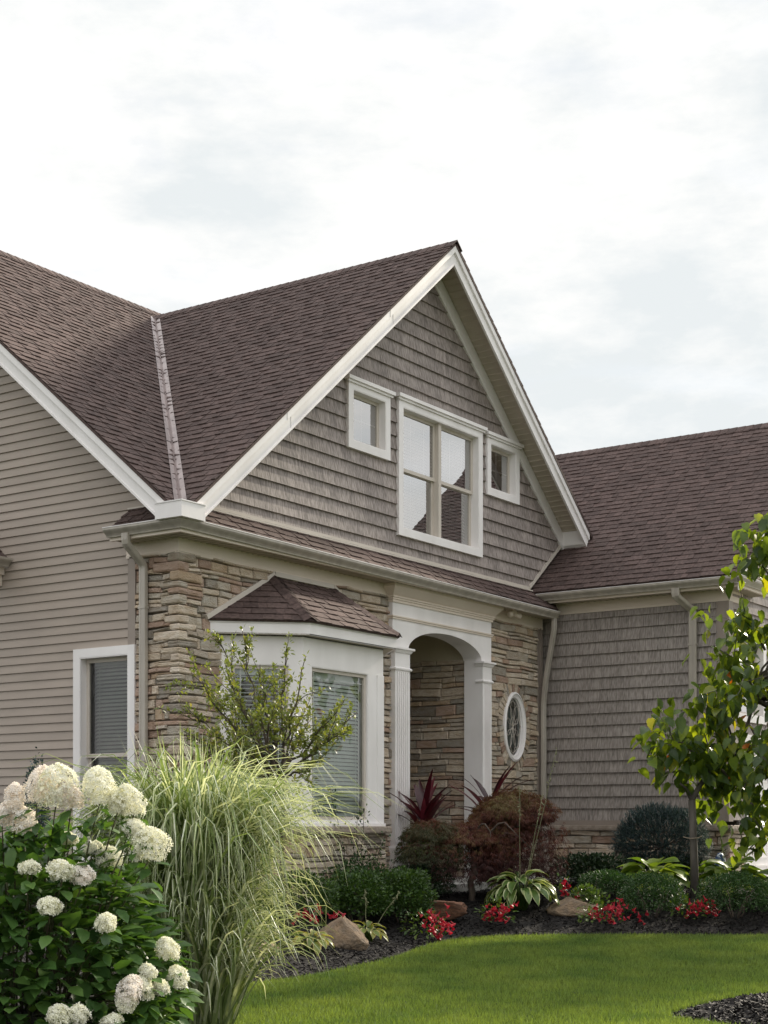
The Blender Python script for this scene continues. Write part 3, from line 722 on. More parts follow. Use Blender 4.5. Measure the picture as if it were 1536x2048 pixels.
# oval window
mb = MB(); n = 48
def oring(mb, rx0, rz0, rx1, rz1, y0, y1):
    V = []
    for i in range(n):
        a = 2*pi*i/n
        for (rx, rz, y) in ((rx0, rz0, .02), (rx0, rz0, y0), (rx1, rz1, y1), (rx1, rz1, .05)):
            V.append((OV[0]+rx*cos(a), y, OV[1]+rz*sin(a)))
    F = [(i*4+j, ((i+1) % n)*4+j, ((i+1) % n)*4+j+1, i*4+j+1) for i in range(n) for j in range(3)]
    mb.add(V, F, .5, False)
oring(mb, .325, .515, .295, .485, -.06, -.075); oring(mb, .296, .486, .245, .435, -.06, -.045); oring(mb, .25, .44, .235, .425, -.02, -.02)
wo = mb.build('oval_window', 'white', HOUSE); wo['label'] = 'white oval window with leaded glass in the stone wall'
g = MB(); g.add([(OV[0]+.24*cos(2*pi*i/n), -.004, OV[1]+.43*sin(2*pi*i/n)) for i in range(n)], [tuple(range(n))]); g.build('pane', glass('leaded_glass', .10, (.75, .82, .80), .12, .5), wo)
g = MB()
for i in range(8):
    a = 2*pi*i/8
    for k in (0, 1):
        pts = []
        for t in np.linspace(0, 1, 9):
            rr = t; ang = a+(.5-k)*sin(t*pi)*1.1
            pts.append((OV[0]+.235*rr*cos(ang), -.012, OV[1]+.42*rr*sin(ang)))
        g.tube(pts, .004, 4)
for f in (.35, .9):
    g.tube([(OV[0]+.235*f*cos(2*pi*i/24), -.012, OV[1]+.42*f*sin(2*pi*i/24)) for i in range(25)], .004, 4)
g.build('leading', 'sash', wo)
g = MB(); g.box((OV[0]-.24, .10, OV[1]-.42), (OV[0]+.24, .12, OV[1]+.42)); g.build('curtain', mat('curtain', (.30, .34, .33), (.16, .19, .19), .8, 9, stretch=(2, 1, .3)), wo)

# --- bay window
BAY = [(.63, 0), (1.33, -.70), (2.93, -.70), (3.63, 0)]
def bayfr(i):
    a = Vector((*BAY[i], 0)); b = Vector((*BAY[i+1], 0)); u = (b-a).normalized(); return Fr(a, u, (0, 0, 1), (u.y, -u.x, 0)), (b-a).length
bayroot = MB()
bp = [(x, y, 0) for x, y in BAY]
bayroot.sweep(bp, [(-.03, 3.17), (.0, 3.17), (.0, 3.50), (-.03, 3.50)], 1)      # head board
bay = bayroot.build('bay_window', 'white', HOUSE); bay['label'] = 'three sided bay window under its own small hip roof'
for i in range(3):
    fr, L = bayfr(i)
    e = .155 if i == 1 else .16
    er = .32 if i == 1 else .16
    u0, u1 = e, L-er
    W = MB(); v0, v1 = 1.40, 3.17
    fbox(W, fr, 0.0, u0, v0-.05, v1, -.03, .0); fbox(W, fr, u1, L, v0-.05, v1, -.03, .0)
    fbox(W, fr, u0, u1, v0-.05, v0, -.03, 0.0)
    if i == 1:
        fbox(W, fr, L-.14, L, v0-.05, v1, 0, .012)
    for (a, b, c, d) in ((u0-.001, u0+.01, v0, v1), (u1-.01, u1+.001, v0, v1), (u0+.01, u1-.01, v1-.01, v1+.001), (u0+.01, u1-.01, v0-.001, v0+.01)): fbox(W, fr, a, b, c, d, -.13, -.004)
    W.build('casing', 'white', bay)
    S = MB(); f = .04; a, b, c, d = u0+.01, u1-.01, v0+.01, v1-.01
    fbox(S, fr, a, a+f, c, d, -.08, -.03); fbox(S, fr, b-f, b, c, d, -.08, -.03); fbox(S, fr, a+f, b-f, d-f, d, -.08, -.03); fbox(S, fr, a+f, b-f, c, c+f, -.08, -.03)
    if i != 1:
        pass
    S.build('sash', 'sash', bay)
    g = MB(); g.add([fr.p(a+f, c+f, -.055), fr.p(b-f, c+f, -.055), fr.p(b-f, d-f, -.055), fr.p(a+f, d-f, -.055)], [(0, 1, 2, 3)]); g.build('pane', 'glass', bay)
    mm = MB(); xs = [.06, .94] if i == 1 else [.12, .88]
    for x in xs: fbox(mm, fr, a+f+(b-a-2*f)*x-.007, a+f+(b-a-2*f)*x+.007, c+f, d-f, -.070, -.062)
    for y in ([.955, .055] if i == 1 else [.93, .07]): fbox(mm, fr, a+f, b-f, c+f+(d-c-2*f)*y-.007, c+f+(d-c-2*f)*y+.007, -.0705, -.0625)
    mm.build('muntin', 'white', bay)
    B = MB(); fbox(B, fr, a+.03, b-.03, d-.10, d-.03, -.165, -.12); v = d-.12
    while v > c+.05:
        tl = (.88 if i == 1 else .35)+random.uniform(-.04, .04); dx, dz = .026*cos(tl), .026*sin(tl)
        B.add([fr.p(a+.04, v-dz, -.115+dx), fr.p(b-.04, v-dz, -.115+dx), fr.p(b-.04, v+dz, -.115-dx), fr.p(a+.04, v+dz, -.115-dx)], [(0, 1, 2, 3)]); v -= .046
    for k in range(3):
        x = a+(b-a)*(.12+.38*k); fbox(B, fr, x-.002, x+.002, c+.05, d-.06, -.086, -.082)
    B.build('blind', 'blind', bay)
# bay room box, dark and closed to keep stray light out
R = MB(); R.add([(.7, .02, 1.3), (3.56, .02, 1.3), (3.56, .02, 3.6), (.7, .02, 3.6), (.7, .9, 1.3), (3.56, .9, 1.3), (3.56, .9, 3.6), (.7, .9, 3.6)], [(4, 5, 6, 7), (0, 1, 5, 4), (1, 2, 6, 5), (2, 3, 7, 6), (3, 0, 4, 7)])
R.prism([(x, y, 3.49) for x, y in BAY], (0, 0, .01)); R.build('dark_room_box', 'dark', bay)
# bay sill, ledge and stone base
mb = MB(); mb.sweep(bp, [(-.03, 1.335), (.03, 1.335), (.03, 1.37), (-.03, 1.37)], 1); mb.build('sill', 'white', bay)
mb = MB(); mb.sweep(bp, [(-.05, 1.25), (.10, 1.25), (.105, 1.27), (.10, 1.32), (.09, 1.335), (-.05, 1.335)], 1); mb.build('stone_ledge', 'ledge', bay)
st = MB(); bk = MB()
for i in range(3):
    fr, L = bayfr(i); cellmesh(st, fr, stone_cells(-.02, L+.02, .2, 1.25), None, (), .006, .012); fbox(bk, fr, 0, L, .2, 1.25, -.06, 0)
o = st.build('stone_base', 'stone', bay); bk.build('stone_base', 'mortar', bay)
# bay fascia, soffit and hip roof
BF = [(.475, 0), (1.28, -.83), (3.02, -.83), (3.85, 0)]
mb = MB(); mb.sweep([(x, y, 0) for x, y in BF], [(-.03, 3.50), (.0, 3.50), (.0, 3.62), (.014, 3.625), (.014, 3.645), (-.03, 3.645)], 1); mb.build('fascia', 'white', bay)
mb = MB(); mb.prism([(x, y, 3.502) for x, y in BF], (0, 0, .01)); mb.build('soffit', 'soffit', bay)
TL, TR = Vector((1.64, 0, 4.29)), Vector((2.80, 0, 4.285))
EV = [Vector((.43, 0, 3.65)), Vector((1.262, -.872, 3.65)), Vector((3.04, -.872, 3.65)), Vector((3.90, 0, 3.65))]
def tri_roof(pts, label):
    # panel through pts; u along the eave pts[0]->pts[1]
    a, b = Vector(pts[0]), Vector(pts[1]); u = (b-a).normalized(); c = Vector(pts[2]); nrm = u.cross(c-a).normalized()
    if nrm.z < 0: nrm = -nrm
    v = nrm.cross(u).normalized()
    if v.z < 0: v = -v
    fr = Fr(a, u, v, nrm); conv = [((Vector(p)-a).dot(u), (Vector(p)-a).dot(v)) for p in pts]
    us = [p[0] for p in conv]; vs = [p[1] for p in conv]
    mb = MB(); cellmesh(mb, fr, roof_cells(min(us), max(us), 0, max(vs)+.1, .137), conv); slab(mb, fr, min(us), max(us), 0, max(vs), -.02, 0, conv)
    o = mb.build('bay_roof', 'roof', bay); o['label'] = label
tri_roof([EV[0], EV[1], TL], 'left facet of the bay roof'); tri_roof([EV[1], EV[2], TR, TL], 'front facet of the bay roof'); tri_roof([EV[2], EV[3], TR], 'right facet of the bay roof')
for a, b in ((EV[1], TL), (EV[2], TR)):
    mb = MB()
    d = (b-a); n_ = 9; side = d.cross(Vector((0, 0, 1))).normalized()
    for i in range(n_):
        p = a+d*i/n_; q2 = a+d*(i+1.15)/n_; V = [p+side*.10+Vector((0, 0, -.005)), p+Vector((0, 0, .045)), p-side*.10+Vector((0, 0, -.005)), q2+side*.10+Vector((0, 0, -.012)), q2+Vector((0, 0, .034)), q2-side*.10+Vector((0, 0, -.012))]
        mb.add([tuple(v) for v in V], [(0, 1, 4, 3), (1, 2, 5, 4), (0, 3, 4, 1)], random.random())
    mb.build('hip_cap', 'roof', bay)
mb = MB(); 
for a, b in ((EV[0], TL), (EV[3], TR), (TL, TR)):
    d = (b-a).normalized(); up = Vector((0, -1, 0)).cross(d).normalized()
    if up.z < 0: up = -up
    mb.prism([tuple(a-up*.01), tuple(b-up*.01), tuple(b+up*.045), tuple(a+up*.045)], (0, -.055, 0))
mb.build('wall_flashing', 'sash', bay)

# --- entry portico trim
PX0, PX1 = 4.03, 6.55; OX0, OX1 = 4.41, 6.28; SPR = 3.70; AR = 3.965
root = MB()
# face board with segmental arch
n = 24; hw = (OX1-OX0)/2; xc = (OX0+OX1)/2; ris = AR-SPR
def archz(x):
    t = (x-xc)/hw; return SPR + ris*max(0, 1-abs(t)**2.25)**(1/1.6)
xs = [xc-hw*cos(pi*i/n) for i in range(n+1)]
for i in range(n):
    a, b = xs[i], xs[i+1]
    root.prism([(a, -.09, archz(a)), (b, -.09, archz(b)), (b, -.09, 4.26), (a, -.09, 4.26)], (0, .30, 0))
root.box((PX0, -.09, SPR-.02), (OX0, .20, 4.26)); root.box((OX1, -.09, SPR-.02), (PX1, .20, 4.26))
por = root.build('entry_portico', 'white', HOUSE); por['label'] = 'white arched entry surround with fluted pilasters'
mb = MB()
pth = [(PX0, .0, 0), (PX0, -.09, 0), (PX1, -.09, 0), (PX1, 0, 0)]
mb.sweep(pth, [(0, 4.045), (.018, 4.045), (.018, 4.06), (.03, 4.07), (.03, 4.085), (0, 4.085)], 1)
mb.sweep(pth, [(0, 4.26), (.02, 4.26), (.02, 4.29), (.035, 4.295), (.035, 4.315), (.05, 4.32), (.05, 4.34), (0, 4.34)], 1)
mb.sweep(pth, [(0, 4.34), (.03, 4.34), (.05, 4.36), (.12, 4.44), (.13, 4.45), (.13, 4.485), (0, 4.485)], 1)
mb.build('cornice', 'cream', por)
for (x0, x1, nm) in ((PX0+.03, OX0, 'left'), (OX1, PX1-.02, 'right')):
    mb = MB(); 
    mb.box((x0, -.11, 1.07), (x1, -.01, SPR-.02))
    # fluting ribs
    k = 6; wd = (x1-x0-.08)
    for i in range(k):
        xa = x0+.04+wd*i/k; mb.box((xa+.008, -.122, 1.12), (xa+wd/k-.012, -.11, 3.36))
    # plinth, neck ring, capital
    mb.sweep([(x0, .0, 0), (x0, -.11, 0), (x1, -.11, 0), (x1, .0, 0)], [(0, .60), (.028, .60), (.028, 1.05), (.018, 1.07), (0, 1.07)], 1)
    mb.sweep([(x0, .0, 0), (x0, -.11, 0), (x1, -.11, 0), (x1, .0, 0)], [(0, 3.37), (.02, 3.38), (.025, 3.40), (.01, 3.415), (0, 3.42)], 1)
    mb.sweep([(x0, .0, 0), (x0, -.11, 0), (x1, -.11, 0), (x1, .0, 0)], [(0, 3.60), (.015, 3.61), (.03, 3.64), (.05, 3.65), (.05, 3.675), (0, 3.68)], 1)
    mb.build('pilaster', 'white', por)['label'] = nm + ' fluted pilaster'
mb = MB(); mb.box((OX1, -.01, .60), (OX1+.06, .20, SPR-.02)); mb.build('jamb', 'white', por); mb = MB(); mb.box((OX0-.06, -.01, .60), (OX0, .20, SPR-.02)); mb.build('jamb', 'white', por)
# alcove
ALR = Fr((6.35, .20, 0), (0, 1, 0), (0, 0, 1), (-1, 0, 0))
wall('stone_wall', 'stone side wall inside the porch alcove', stone_cells(0, 2.8, .60, 3.73, 1.15), ALR, None, [], 'stone', warp=.008, inset=.011)
ALB = Fr((4.3, 3.0, 0), (1, 0, 0), (0, 0, 1), (0, -1, 0))
mb = MB(); mb.box((4.2, .2, 4.12), (6.5, 3.1, 4.2)); mb.box((6.33, .2, 3.73), (6.5, 3.0, 4.12)); mb.box((4.15, .2, .6), (4.3, 3.0, 4.12)); mb.box((4.2, 3.0, .6), (6.5, 3.1, 4.12))
mb.build('alcove_wall', 'plaster', HOUSE)
mb = MB(); mb.box((4.75, 2.93, .62), (5.7, 2.99, 2.75)); d_ = mb.build('front_door', mat('door_wood', (.09, .035, .02), (.06, .022, .014), .4, 6, stretch=(4, 4, .4)), HOUSE)
mb = MB(); mb.lathe((5.6, 2.90, 1.6), [(.0, -.03), (.03, -.02), (.03, .02), (0, .03)], 10); mb.build('handle', 'valley', d_)
# porch slab, steps
mb = MB(); mb.box((3.95, -1.15, .25), (7.3, -.02, .60)); mb.box((4.0, -.02, .25), (6.5, 3.0, .60)); mb.box((3.95, -1.50, .2), (7.3, -1.15, .44)); 
mb.build('porch_slab', 'concrete', HOUSE)
# security light under the soffit
mb = MB(); mb.box((6.98, -.20, 4.44), (7.10, -.08, 4.49)); mb.tube([(7.02, -.16, 4.45), (6.90, -.20, 4.405)], [.03, .045], 12); mb.tube([(7.07, -.16, 4.45), (7.19, -.20, 4.405)], [.03, .045], 12)
mb.build('security_light', 'cream', HOUSE)
# garage door
DF = GFRONT; mb = MB(); fbox(mb, DF, 8.86, 8.98, .2, 2.67, -.05, .04); fbox(mb, DF, 13.6, 13.72, .2, 2.67, -.05, .04); fbox(mb, DF, 8.98, 13.6, 2.55, 2.67, -.05, .04)
gd = mb.build('garage_door', 'white', HOUSE); gd['label'] = 'white panelled garage door at the right edge'
mb = MB(); fbox(mb, DF, 8.98, 13.6, .2, 2.55, -.14, -.10)
for r_ in range(4):
    for c_ in range(8):
        a = 9.04+c_*.57; b = a+.5; c = .28+r_*.57; d = c+.47
        for (p0, p1, q0, q1) in ((a, a+.025, c, d), (b-.025, b, c, d), (a+.025, b-.025, c, c+.025), (a+.025, b-.025, d-.025, d)): fbox(mb, DF, p0, p1, q0, q1, -.10, -.09)
mb.build('door_panel', 'white', gd)
# interior light blocker walls (back of the house) and garage far wall
for a_, b_ in (((0.1, 10.3, .2), (8.2, 10.4, 4.6)), ((15.3, GY+.05, .2), (15.4, 6, 5.0)), ((8.3, 5.9, .2), (15.29, 6.0, 5))):
    mb = MB(); mb.box(a_, b_); mb.build('rear_wall', 'siding', HOUSE)
mb = MB(); mb.box((.1, .1, 4.55), (8.2, 10.3, 4.6)); mb.box((8.36, -2.85, 4.6), (15.3, 5.9, 4.65)); mb.build('ceiling', 'dark', HOUSE)

# ================================================================== GROUND
FW = (cos(YAW), sin(YAW))
def lawnz(x, y):
    d = (x-CAM.x)*FW[0]+(y-CAM.y)*FW[1]
    return np.clip(.018*(d-11), 0, .2)
EDGE = [(-6.9, -11.5), (-6.3, -8.5), (-4.9, -4.75), (-4.01, -3.98), (-2.89, -3.29), (-2.34, -3.37), (-1.9, -3.36), (-1.33, -3.27), (-.76, -3.21), (-.2, -3.06), (.33, -2.88), (.9, -2.69), (1.4, -2.62), (1.77, -2.65), (2.12, -2.83), (2.54, -3.22), (2.91, -3.65), (3.23, -4.11), (3.55, -4.68), (3.92, -5.21), (4.6, -6.3), (6.5, -7.2)]
BED = EDGE + [(8.0, -5.5), (8.25, -2.9), (8.25, .2), (0, .2), (0, 12), (-4, 12), (-14, 2), (-14, -11.5)]
BED2 = [(-2.9, -7.6), (-2.77, -7.33), (-2.66, -7.02), (-2.43, -6.88), (-1.9, -6.86), (-1.4, -6.91), (-.94, -7.04), (-.3, -7.5), (0, -8.3), (-.4, -9.2), (-1.4, -9.6), (-2.3, -9.1), (-2.8, -8.3)]
def inpoly(x, y, P):
    x = np.asarray(x, float); y = np.asarray(y, float); r = np.zeros(x.shape, bool); n = len(P)
    for i in range(n):
        (x0, y0), (x1, y1) = P[i], P[(i+1) % n]
        if y0 == y1: continue
        r ^= ((y0 > y) != (y1 > y)) & (x < (x1-x0)*(y-y0)/(y1-y0)+x0)
    return r
def pdist(x, y, P, closed=False):
    m = np.full(np.shape(x), 9.)
    seg = list(zip(P[:-1], P[1:])) + ([(P[-1], P[0])] if closed else [])
    for (x0, y0), (x1, y1) in seg:
        dx, dy = x1-x0, y1-y0; t = np.clip(((x-x0)*dx+(y-y0)*dy)/(dx*dx+dy*dy), 0, 1)
        m = np.minimum(m, np.hypot(x-x0-t*dx, y-y0-t*dy))
    return m
def bedz(x, y):
    d = pdist(x, y, EDGE); t = np.clip(d/1.8, 0, 1)
    return lawnz(x, y)+.33*t*t*(3-2*t)+.035*np.clip(d/.12, 0, 1)-.02 + .012*np.sin(x*3.1+1)*np.cos(y*2.7)
def bed2z(x, y):
    d = pdist(x, y, BED2, True); t = np.clip(d/.9, 0, 1); return lawnz(x, y)+.12*t*t*(3-2*t)+.035*np.clip(d/.12, 0, 1)-.02
def gz(x, y):
    x = float(x); y = float(y)
    return float(bedz(x, y)) if inpoly(x, y, BED) else float(lawnz(x, y))
def grid_mesh(P, zf, step, m, name):
    xs = np.arange(min(p[0] for p in P)-step, max(p[0] for p in P)+step, step); ys = np.arange(min(p[1] for p in P)-step, max(p[1] for p in P)+step, step)
    X, Y = np.meshgrid(xs, ys, indexing='ij'); ins = inpoly(X, Y, P); d = pdist(X, Y, P, True)
    Z = zf(X, Y); Z = np.where(ins, Z, lawnz(X, Y)-.02-.1*np.clip(d, 0, 1))
    nx, ny = X.shape; keep = ins | (d < step*1.6)
    I = np.arange(nx*ny).reshape(nx, ny)
    q_ = np.stack([I[:-1, :-1], I[1:, :-1], I[1:, 1:], I[:-1, 1:]], -1).reshape(-1, 4)
    k = (keep[:-1, :-1] & keep[1:, :-1] & keep[1:, 1:] & keep[:-1, 1:]).ravel()
    mb = MB(); mb.bulk(np.stack([X, Y, Z], -1).reshape(-1, 3), q_[k], .5, True)
    return mb.build(name, m)
# lawn: one sheet to the horizon, finer near the house
xs = np.array([-900, -300, -100, -40, -20] + list(np.arange(-14, 10, .4)) + [12, 20, 40, 100, 300, 900.])
X, Y = np.meshgrid(xs, xs, indexing='ij'); Z = lawnz(X, Y); n_ = len(xs); I = np.arange(n_*n_).reshape(n_, n_)
mb = MB(); mb.bulk(np.stack([X, Y, Z], -1).reshape(-1, 3), np.stack([I[:-1, :-1], I[1:, :-1], I[1:, 1:], I[:-1, 1:]], -1).reshape(-1, 4), .5, True)
tag(mb.build('lawn', 'turf'), kind='structure', label='ground sheet of the green lawn in front of the house')
tag(grid_mesh(BED, bedz, .1, M['mulch'], 'garden_bed'), kind='structure', label='long planting bed of dark mulch along the house')
tag(grid_mesh(BED2, bed2z, .06, M['mulch'], 'garden_bed'), kind='structure', label='small round mulch bed in the lawn at lower right')
def scatter(n, x0, x1, y0, y1): return rng.uniform(x0, x1, n), rng.uniform(y0, y1, n)
def rotmats(d, roll=None):
    # d (N,3) direction of local x; random roll about it
    d = d/np.linalg.norm(d, axis=1, keepdims=True); up = np.where(np.abs(d[:, 2:3]) > .95, np.array([[1., 0, 0]]), np.array([[0, 0, 1.]]))
    s = np.cross(up, d); s /= np.linalg.norm(s, axis=1, keepdims=True); t = np.cross(d, s)
    if roll is not None:
        c, q_ = np.cos(roll)[:, None], np.sin(roll)[:, None]; s, t = s*c+t*q_, -s*q_+t*c
    return np.stack([d, s, t], -1)     # columns
def inst(mb, tv, tf, P, R, S, rnd, smooth=False):
    # tv (k,3), tf list of equal-length faces, P (N,3), R (N,3,3), S (N,) or (N,3)
    tv = np.asarray(tv, float); S = np.asarray(S); S = S[:, None, None] if S.ndim == 1 else S[:, None, :]
    V = np.einsum('nij,nkj->nki', R, tv[None]*S) + P[:, None, :]
    k = len(tv); N_ = len(P); groups = {}
    for f in tf: groups.setdefault(len(f), []).append(f)
    base = (np.arange(N_)*k)
    first = True
    for L_, fs in groups.items():
        F = (base[:, None, None]+np.asarray(fs)[None]).reshape(-1, L_); rr = np.repeat(rnd, len(fs))
        if first: mb.bulk(V.reshape(-1, 3), F, rr, smooth); first = False
        else:
            mb.n -= len(V.reshape(-1, 3)); mb.V.append(np.zeros((0, 3))); mb.idx.append((F+mb.n).ravel()); mb.tot.append(np.full(len(F), L_)); mb.rnd.append(rr); mb.sm.append(np.full(len(F), smooth)); mb.n += len(V.reshape(-1, 3))
# lawn grass blades
def lawn_blades(n, x0, x1, y0, y1, hgt, wd, mb):
    x, y = scatter(n, x0, x1, y0, y1)
    k = ~inpoly(x, y, BED) & ~inpoly(x, y, BED2)
    dp = (x-CAM.x)*FW[0]+(y-CAM.y)*FW[1]; rt = (x-CAM.x)*FW[1]-(y-CAM.y)*FW[0]
    k &= (dp > 9.0) & (np.abs(rt) < dp*.27+.3); x, y = x[k], y[k]; dp = dp[k]
    z = lawnz(x, y); N_ = len(x); a = rng.uniform(0, 2*pi, N_); h = hgt*rng.uniform(.6, 1.3, N_); ln = rng.uniform(-.6, .6, (N_, 2))*h[:, None]
    w_ = wd*(.6+dp/14); dx, dy = np.cos(a)*w_, np.sin(a)*w_
    V = np.stack([np.stack([x-dx, y-dy, z-.005], -1), np.stack([x+dx, y+dy, z-.005], -1), np.stack([x+ln[:, 0], y+ln[:, 1], z+h], -1)], 1)
    mb.bulk(V.reshape(-1, 3), np.arange(N_*3).reshape(-1, 3), rng.random(N_))
mb = MB(); lawn_blades(520000, -5.5, 6.5, -10, -2.3, .034, .0035, mb); lawn_blades(60000, -5.5, 6.5, -10, -2.3, .052, .003, mb)
tag(mb.build('grass', 'grass'), kind='stuff', label='short mown lawn grass', cat='grass')
dv = MB(); dv.box((8.75, -16, .12), (14.2, -3.05, .222)); tag(dv.build('driveway', 'concrete'), kind='structure', label='pale concrete driveway before the garage door')
# mulch chips
def chips(P, zf, n, x0, x1, y0, y1):
    x, y = scatter(n, x0, x1, y0, y1); k = inpoly(x, y, P); x, y = x[k], y[k]
    dp = (x-CAM.x)*FW[0]+(y-CAM.y)*FW[1]; rt = (x-CAM.x)*FW[1]-(y-CAM.y)*FW[0]; k = (dp > 7) & (np.abs(rt) < dp*.27+.3); x, y = x[k], y[k]
    N_ = len(x); z = zf(x, y)+rng.uniform(.0, .018, N_); d = rng.normal(size=(N_, 3)); d[:, 2] *= .35
    tv = [(-.5, -.5, 0), (.5, -.4, .1), (.5, .4, 0), (-.5, .5, .1), (-.5, -.5, -.4), (.5, -.4, -.3)]
    S = np.stack([rng.uniform(.02, .06, N_), rng.uniform(.008, .018, N_), rng.uniform(.006, .012, N_)], -1)
    mb = MB(); inst(mb, tv, [(0, 1, 2, 3), (0, 4, 5, 1)], np.stack([x, y, z], -1), rotmats(d, rng.uniform(-.6, .6, N_)), S, rng.random(N_)**2)
    return mb
tag(chips(BED, bedz, 90000, -6, 7.5, -9, -.2).build('mulch_chips', 'chip'), kind='stuff', label='shredded black mulch chips on the long bed', cat='mulch')
tag(chips(BED2, bed2z, 16000, -3, 0, -9.6, -6.8).build('mulch_chips', 'chip'), kind='stuff', label='shredded black mulch chips on the small round bed', cat='mulch')
#PLANTS

# ================================================================== PLANTS
def at(r, d, z):      # metres right of, ahead of the viewpoint -> world
    return (CAM.x + r*FW[1] + d*FW[0], CAM.y - r*FW[0] + d*FW[1], z)
def leafcols(*c): return list(c)
LEAF_T = [(0, 0, 0), (.28, .26, .05), (.68, .22, .03), (1, 0, -.10), (.68, -.22, .03), (.28, -.26, .05), (.5, 0, -.01)]
LEAF_F = [(0, 6, 1), (6, 2, 1), (6, 3, 2), (0, 5, 6), (6, 5, 4), (6, 4, 3)]
HEART_T = [(0, 0, 0), (-.04, .22, .03), (.18, .43, .05), (.55, .36, .02), (1.0, 0, -.16), (.55, -.36, .02), (.18, -.43, .05), (-.04, -.22, .03), (.35, 0, -.03), (.7, 0, -.07)]
HEART_F = [(0, 8, 2, 1), (8, 9, 3, 2), (9, 4, 3, 3), (0, 7, 6, 8), (8, 6, 5, 9), (9, 5, 4, 4)]
HEART_F3 = [(0, 2, 1), (0, 8, 2), (8, 3, 2), (8, 9, 3), (9, 4, 3), (0, 7, 6), (0, 6, 8), (8, 6, 5), (8, 5, 9), (9, 5, 4)]
SMALL_T = [(0, 0, 0), (.45, .28, .04), (1, 0, -.05), (.45, -.28, .04)]
SMALL_F = [(0, 3, 2, 1)]
def rdir(n, zb=0.0, zs=1.0):
    d = rng.normal(size=(n, 3)); d[:, 2] = d[:, 2]*zs+zb; return d/np.linalg.norm(d, axis=1, keepdims=True)
def nrm(a): return a/np.linalg.norm(a, axis=-1, keepdims=True)
def upleaf_rot(out, tilt):
    # leaves facing up/outwards: x along 'out' (horizontal-ish), local z as up as possible
    return rotmats(out, rng.uniform(-tilt, tilt, len(out)))
def lump(P, f=4.0, seed=0):
    return (np.sin(P[:, 0]*f+seed)+np.sin(P[:, 1]*f*1.13+seed*2.1)+np.sin(P[:, 2]*f*1.31+seed*.7)+np.sin((P[:, 0]+P[:, 2])*f*2.1+seed)*.6)/3.6
def shell(n, c, rad, thick=.3, zmin=-1., seed=0., lumpy=.12, f=5.):
    d = rdir(n); d = d[d[:, 2] > zmin]; rr = 1-thick*rng.random(len(d))**1.6
    P = d*rr[:, None]*np.array(rad); L = lump(d, f, seed); P *= (1+lumpy*L)[:, None]
    return P+np.array(c), d
MATS = {
 'hyd': leafmat('hydrangea_leaf', [(.032, .075, .022), (.070, .15, .036), (.15, .26, .065)], .35, .4),
 'box': leafmat('boxwood_leaf', [(.022, .05, .012), (.045, .095, .02), (.10, .17, .035)], .25, .45),
 'yew': leafmat('yew_needles', [(.010, .022, .010), (.018, .04, .014), (.03, .06, .02)], .15, .6),
 'mound': leafmat('mound_leaf', [(.018, .05, .012), (.03, .075, .018), (.05, .11, .025)], .2, .6),
 'crab': leafmat('crabapple_leaf', [(.095, .13, .04), (.15, .19, .06), (.22, .25, .08), (.27, .24, .11)], .4, .4),
 'tree': leafmat('lilac_tree_leaf', [(.040, .072, .024), (.060, .11, .032), (.095, .155, .036), (.15, .22, .035), (.28, .28, .035), (.42, .13, .02)], .5, .28, transcol=(3.0, 2.3, .40)),
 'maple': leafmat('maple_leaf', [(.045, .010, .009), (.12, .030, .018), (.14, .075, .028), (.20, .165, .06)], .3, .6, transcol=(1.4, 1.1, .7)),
 'mapleg': leafmat('maple_leaf_green', [(.035, .045, .014), (.075, .06, .02), (.17, .03, .025)], .3, .6, transcol=(1.4, 1.2, .6)),
 'spruce': leafmat('spruce_needles', [(.028, .050, .055), (.052, .088, .095), (.10, .145, .150)], .1, .6),
 'hosta': leafmat('hosta_leaf', [(.055, .11, .03), (.085, .15, .035), (.13, .20, .05), (.50, .52, .28)], .3, .35),
 'hostay': leafmat('yellow_hosta_leaf', [(.09, .14, .03), (.20, .25, .05), (.42, .40, .13), (.5, .38, .2)], .35, .4),
 'hostag': leafmat('green_hosta_leaf', [(.07, .13, .02), (.13, .21, .03), (.22, .28, .05), (.36, .33, .10)], .35, .38),
 'beg': leafmat('begonia_leaf', [(.035, .08, .015), (.08, .14, .025), (.14, .18, .04)], .3, .35),
 'red': mat('red_petals', (.50, .012, .035), (.34, .006, .02), .5, 20, trans=.3, rnd=.6),
 'pet': mat('cream_petals', (.92, .91, .83), (.88, .87, .72), .6, 9, trans=.3, rnd=.22, transcol=(1, 1, .85)),
 'petp': mat('blush_petals', (.94, .92, .87), (.93, .89, .83), .6, 9, trans=.3, rnd=.22, transcol=(1, .9, .8)),
 'blade': leafmat('striped_grass_blade', [(.11, .17, .05), (.24, .31, .11), (.68, .70, .50), (.86, .86, .74)], .35, .45, transcol=(1.15, 1.15, .65)),
 'cord': leafmat('burgundy_blade', [(.035, .006, .010), (.07, .010, .016), (.14, .022, .035)], .25, .3, transcol=(1.5, 1, 1)),
 'rock': mat('boulder', (.30, .21, .135), (.19, .145, .105), .9, 3, bump=.9, bscale=9, detail=8, bdist=.04),
 'rockr': mat('red_sandstone', (.27, .125, .07), (.15, .085, .06), .85, 2.5, bump=.8, bscale=8, detail=8, bdist=.04, stretch=(1, 1, 2.5)),
 'terra': mat('glazed_pot', (.075, .03, .022), (.05, .018, .014), .4, 4),
 'rope': mat('rope', (.30, .25, .19), (.24, .20, .15), .9, 30),
 'scape': mat('flower_stalk', (.20, .20, .11), (.15, .16, .08), .8, 9),
 'stem': mat('green_stem', (.09, .11, .04), (.07, .05, .03), .8, 9),
 'egg': mat('mosaic_glass', (.65, .70, .75), (.06, .10, .22), .15, 22, lo=.45, hi=.52),
}
def stems_tube(mb, pts, r0, r1, n=6): mb.tube(pts, list(np.linspace(r0, r1, len(pts))), n)
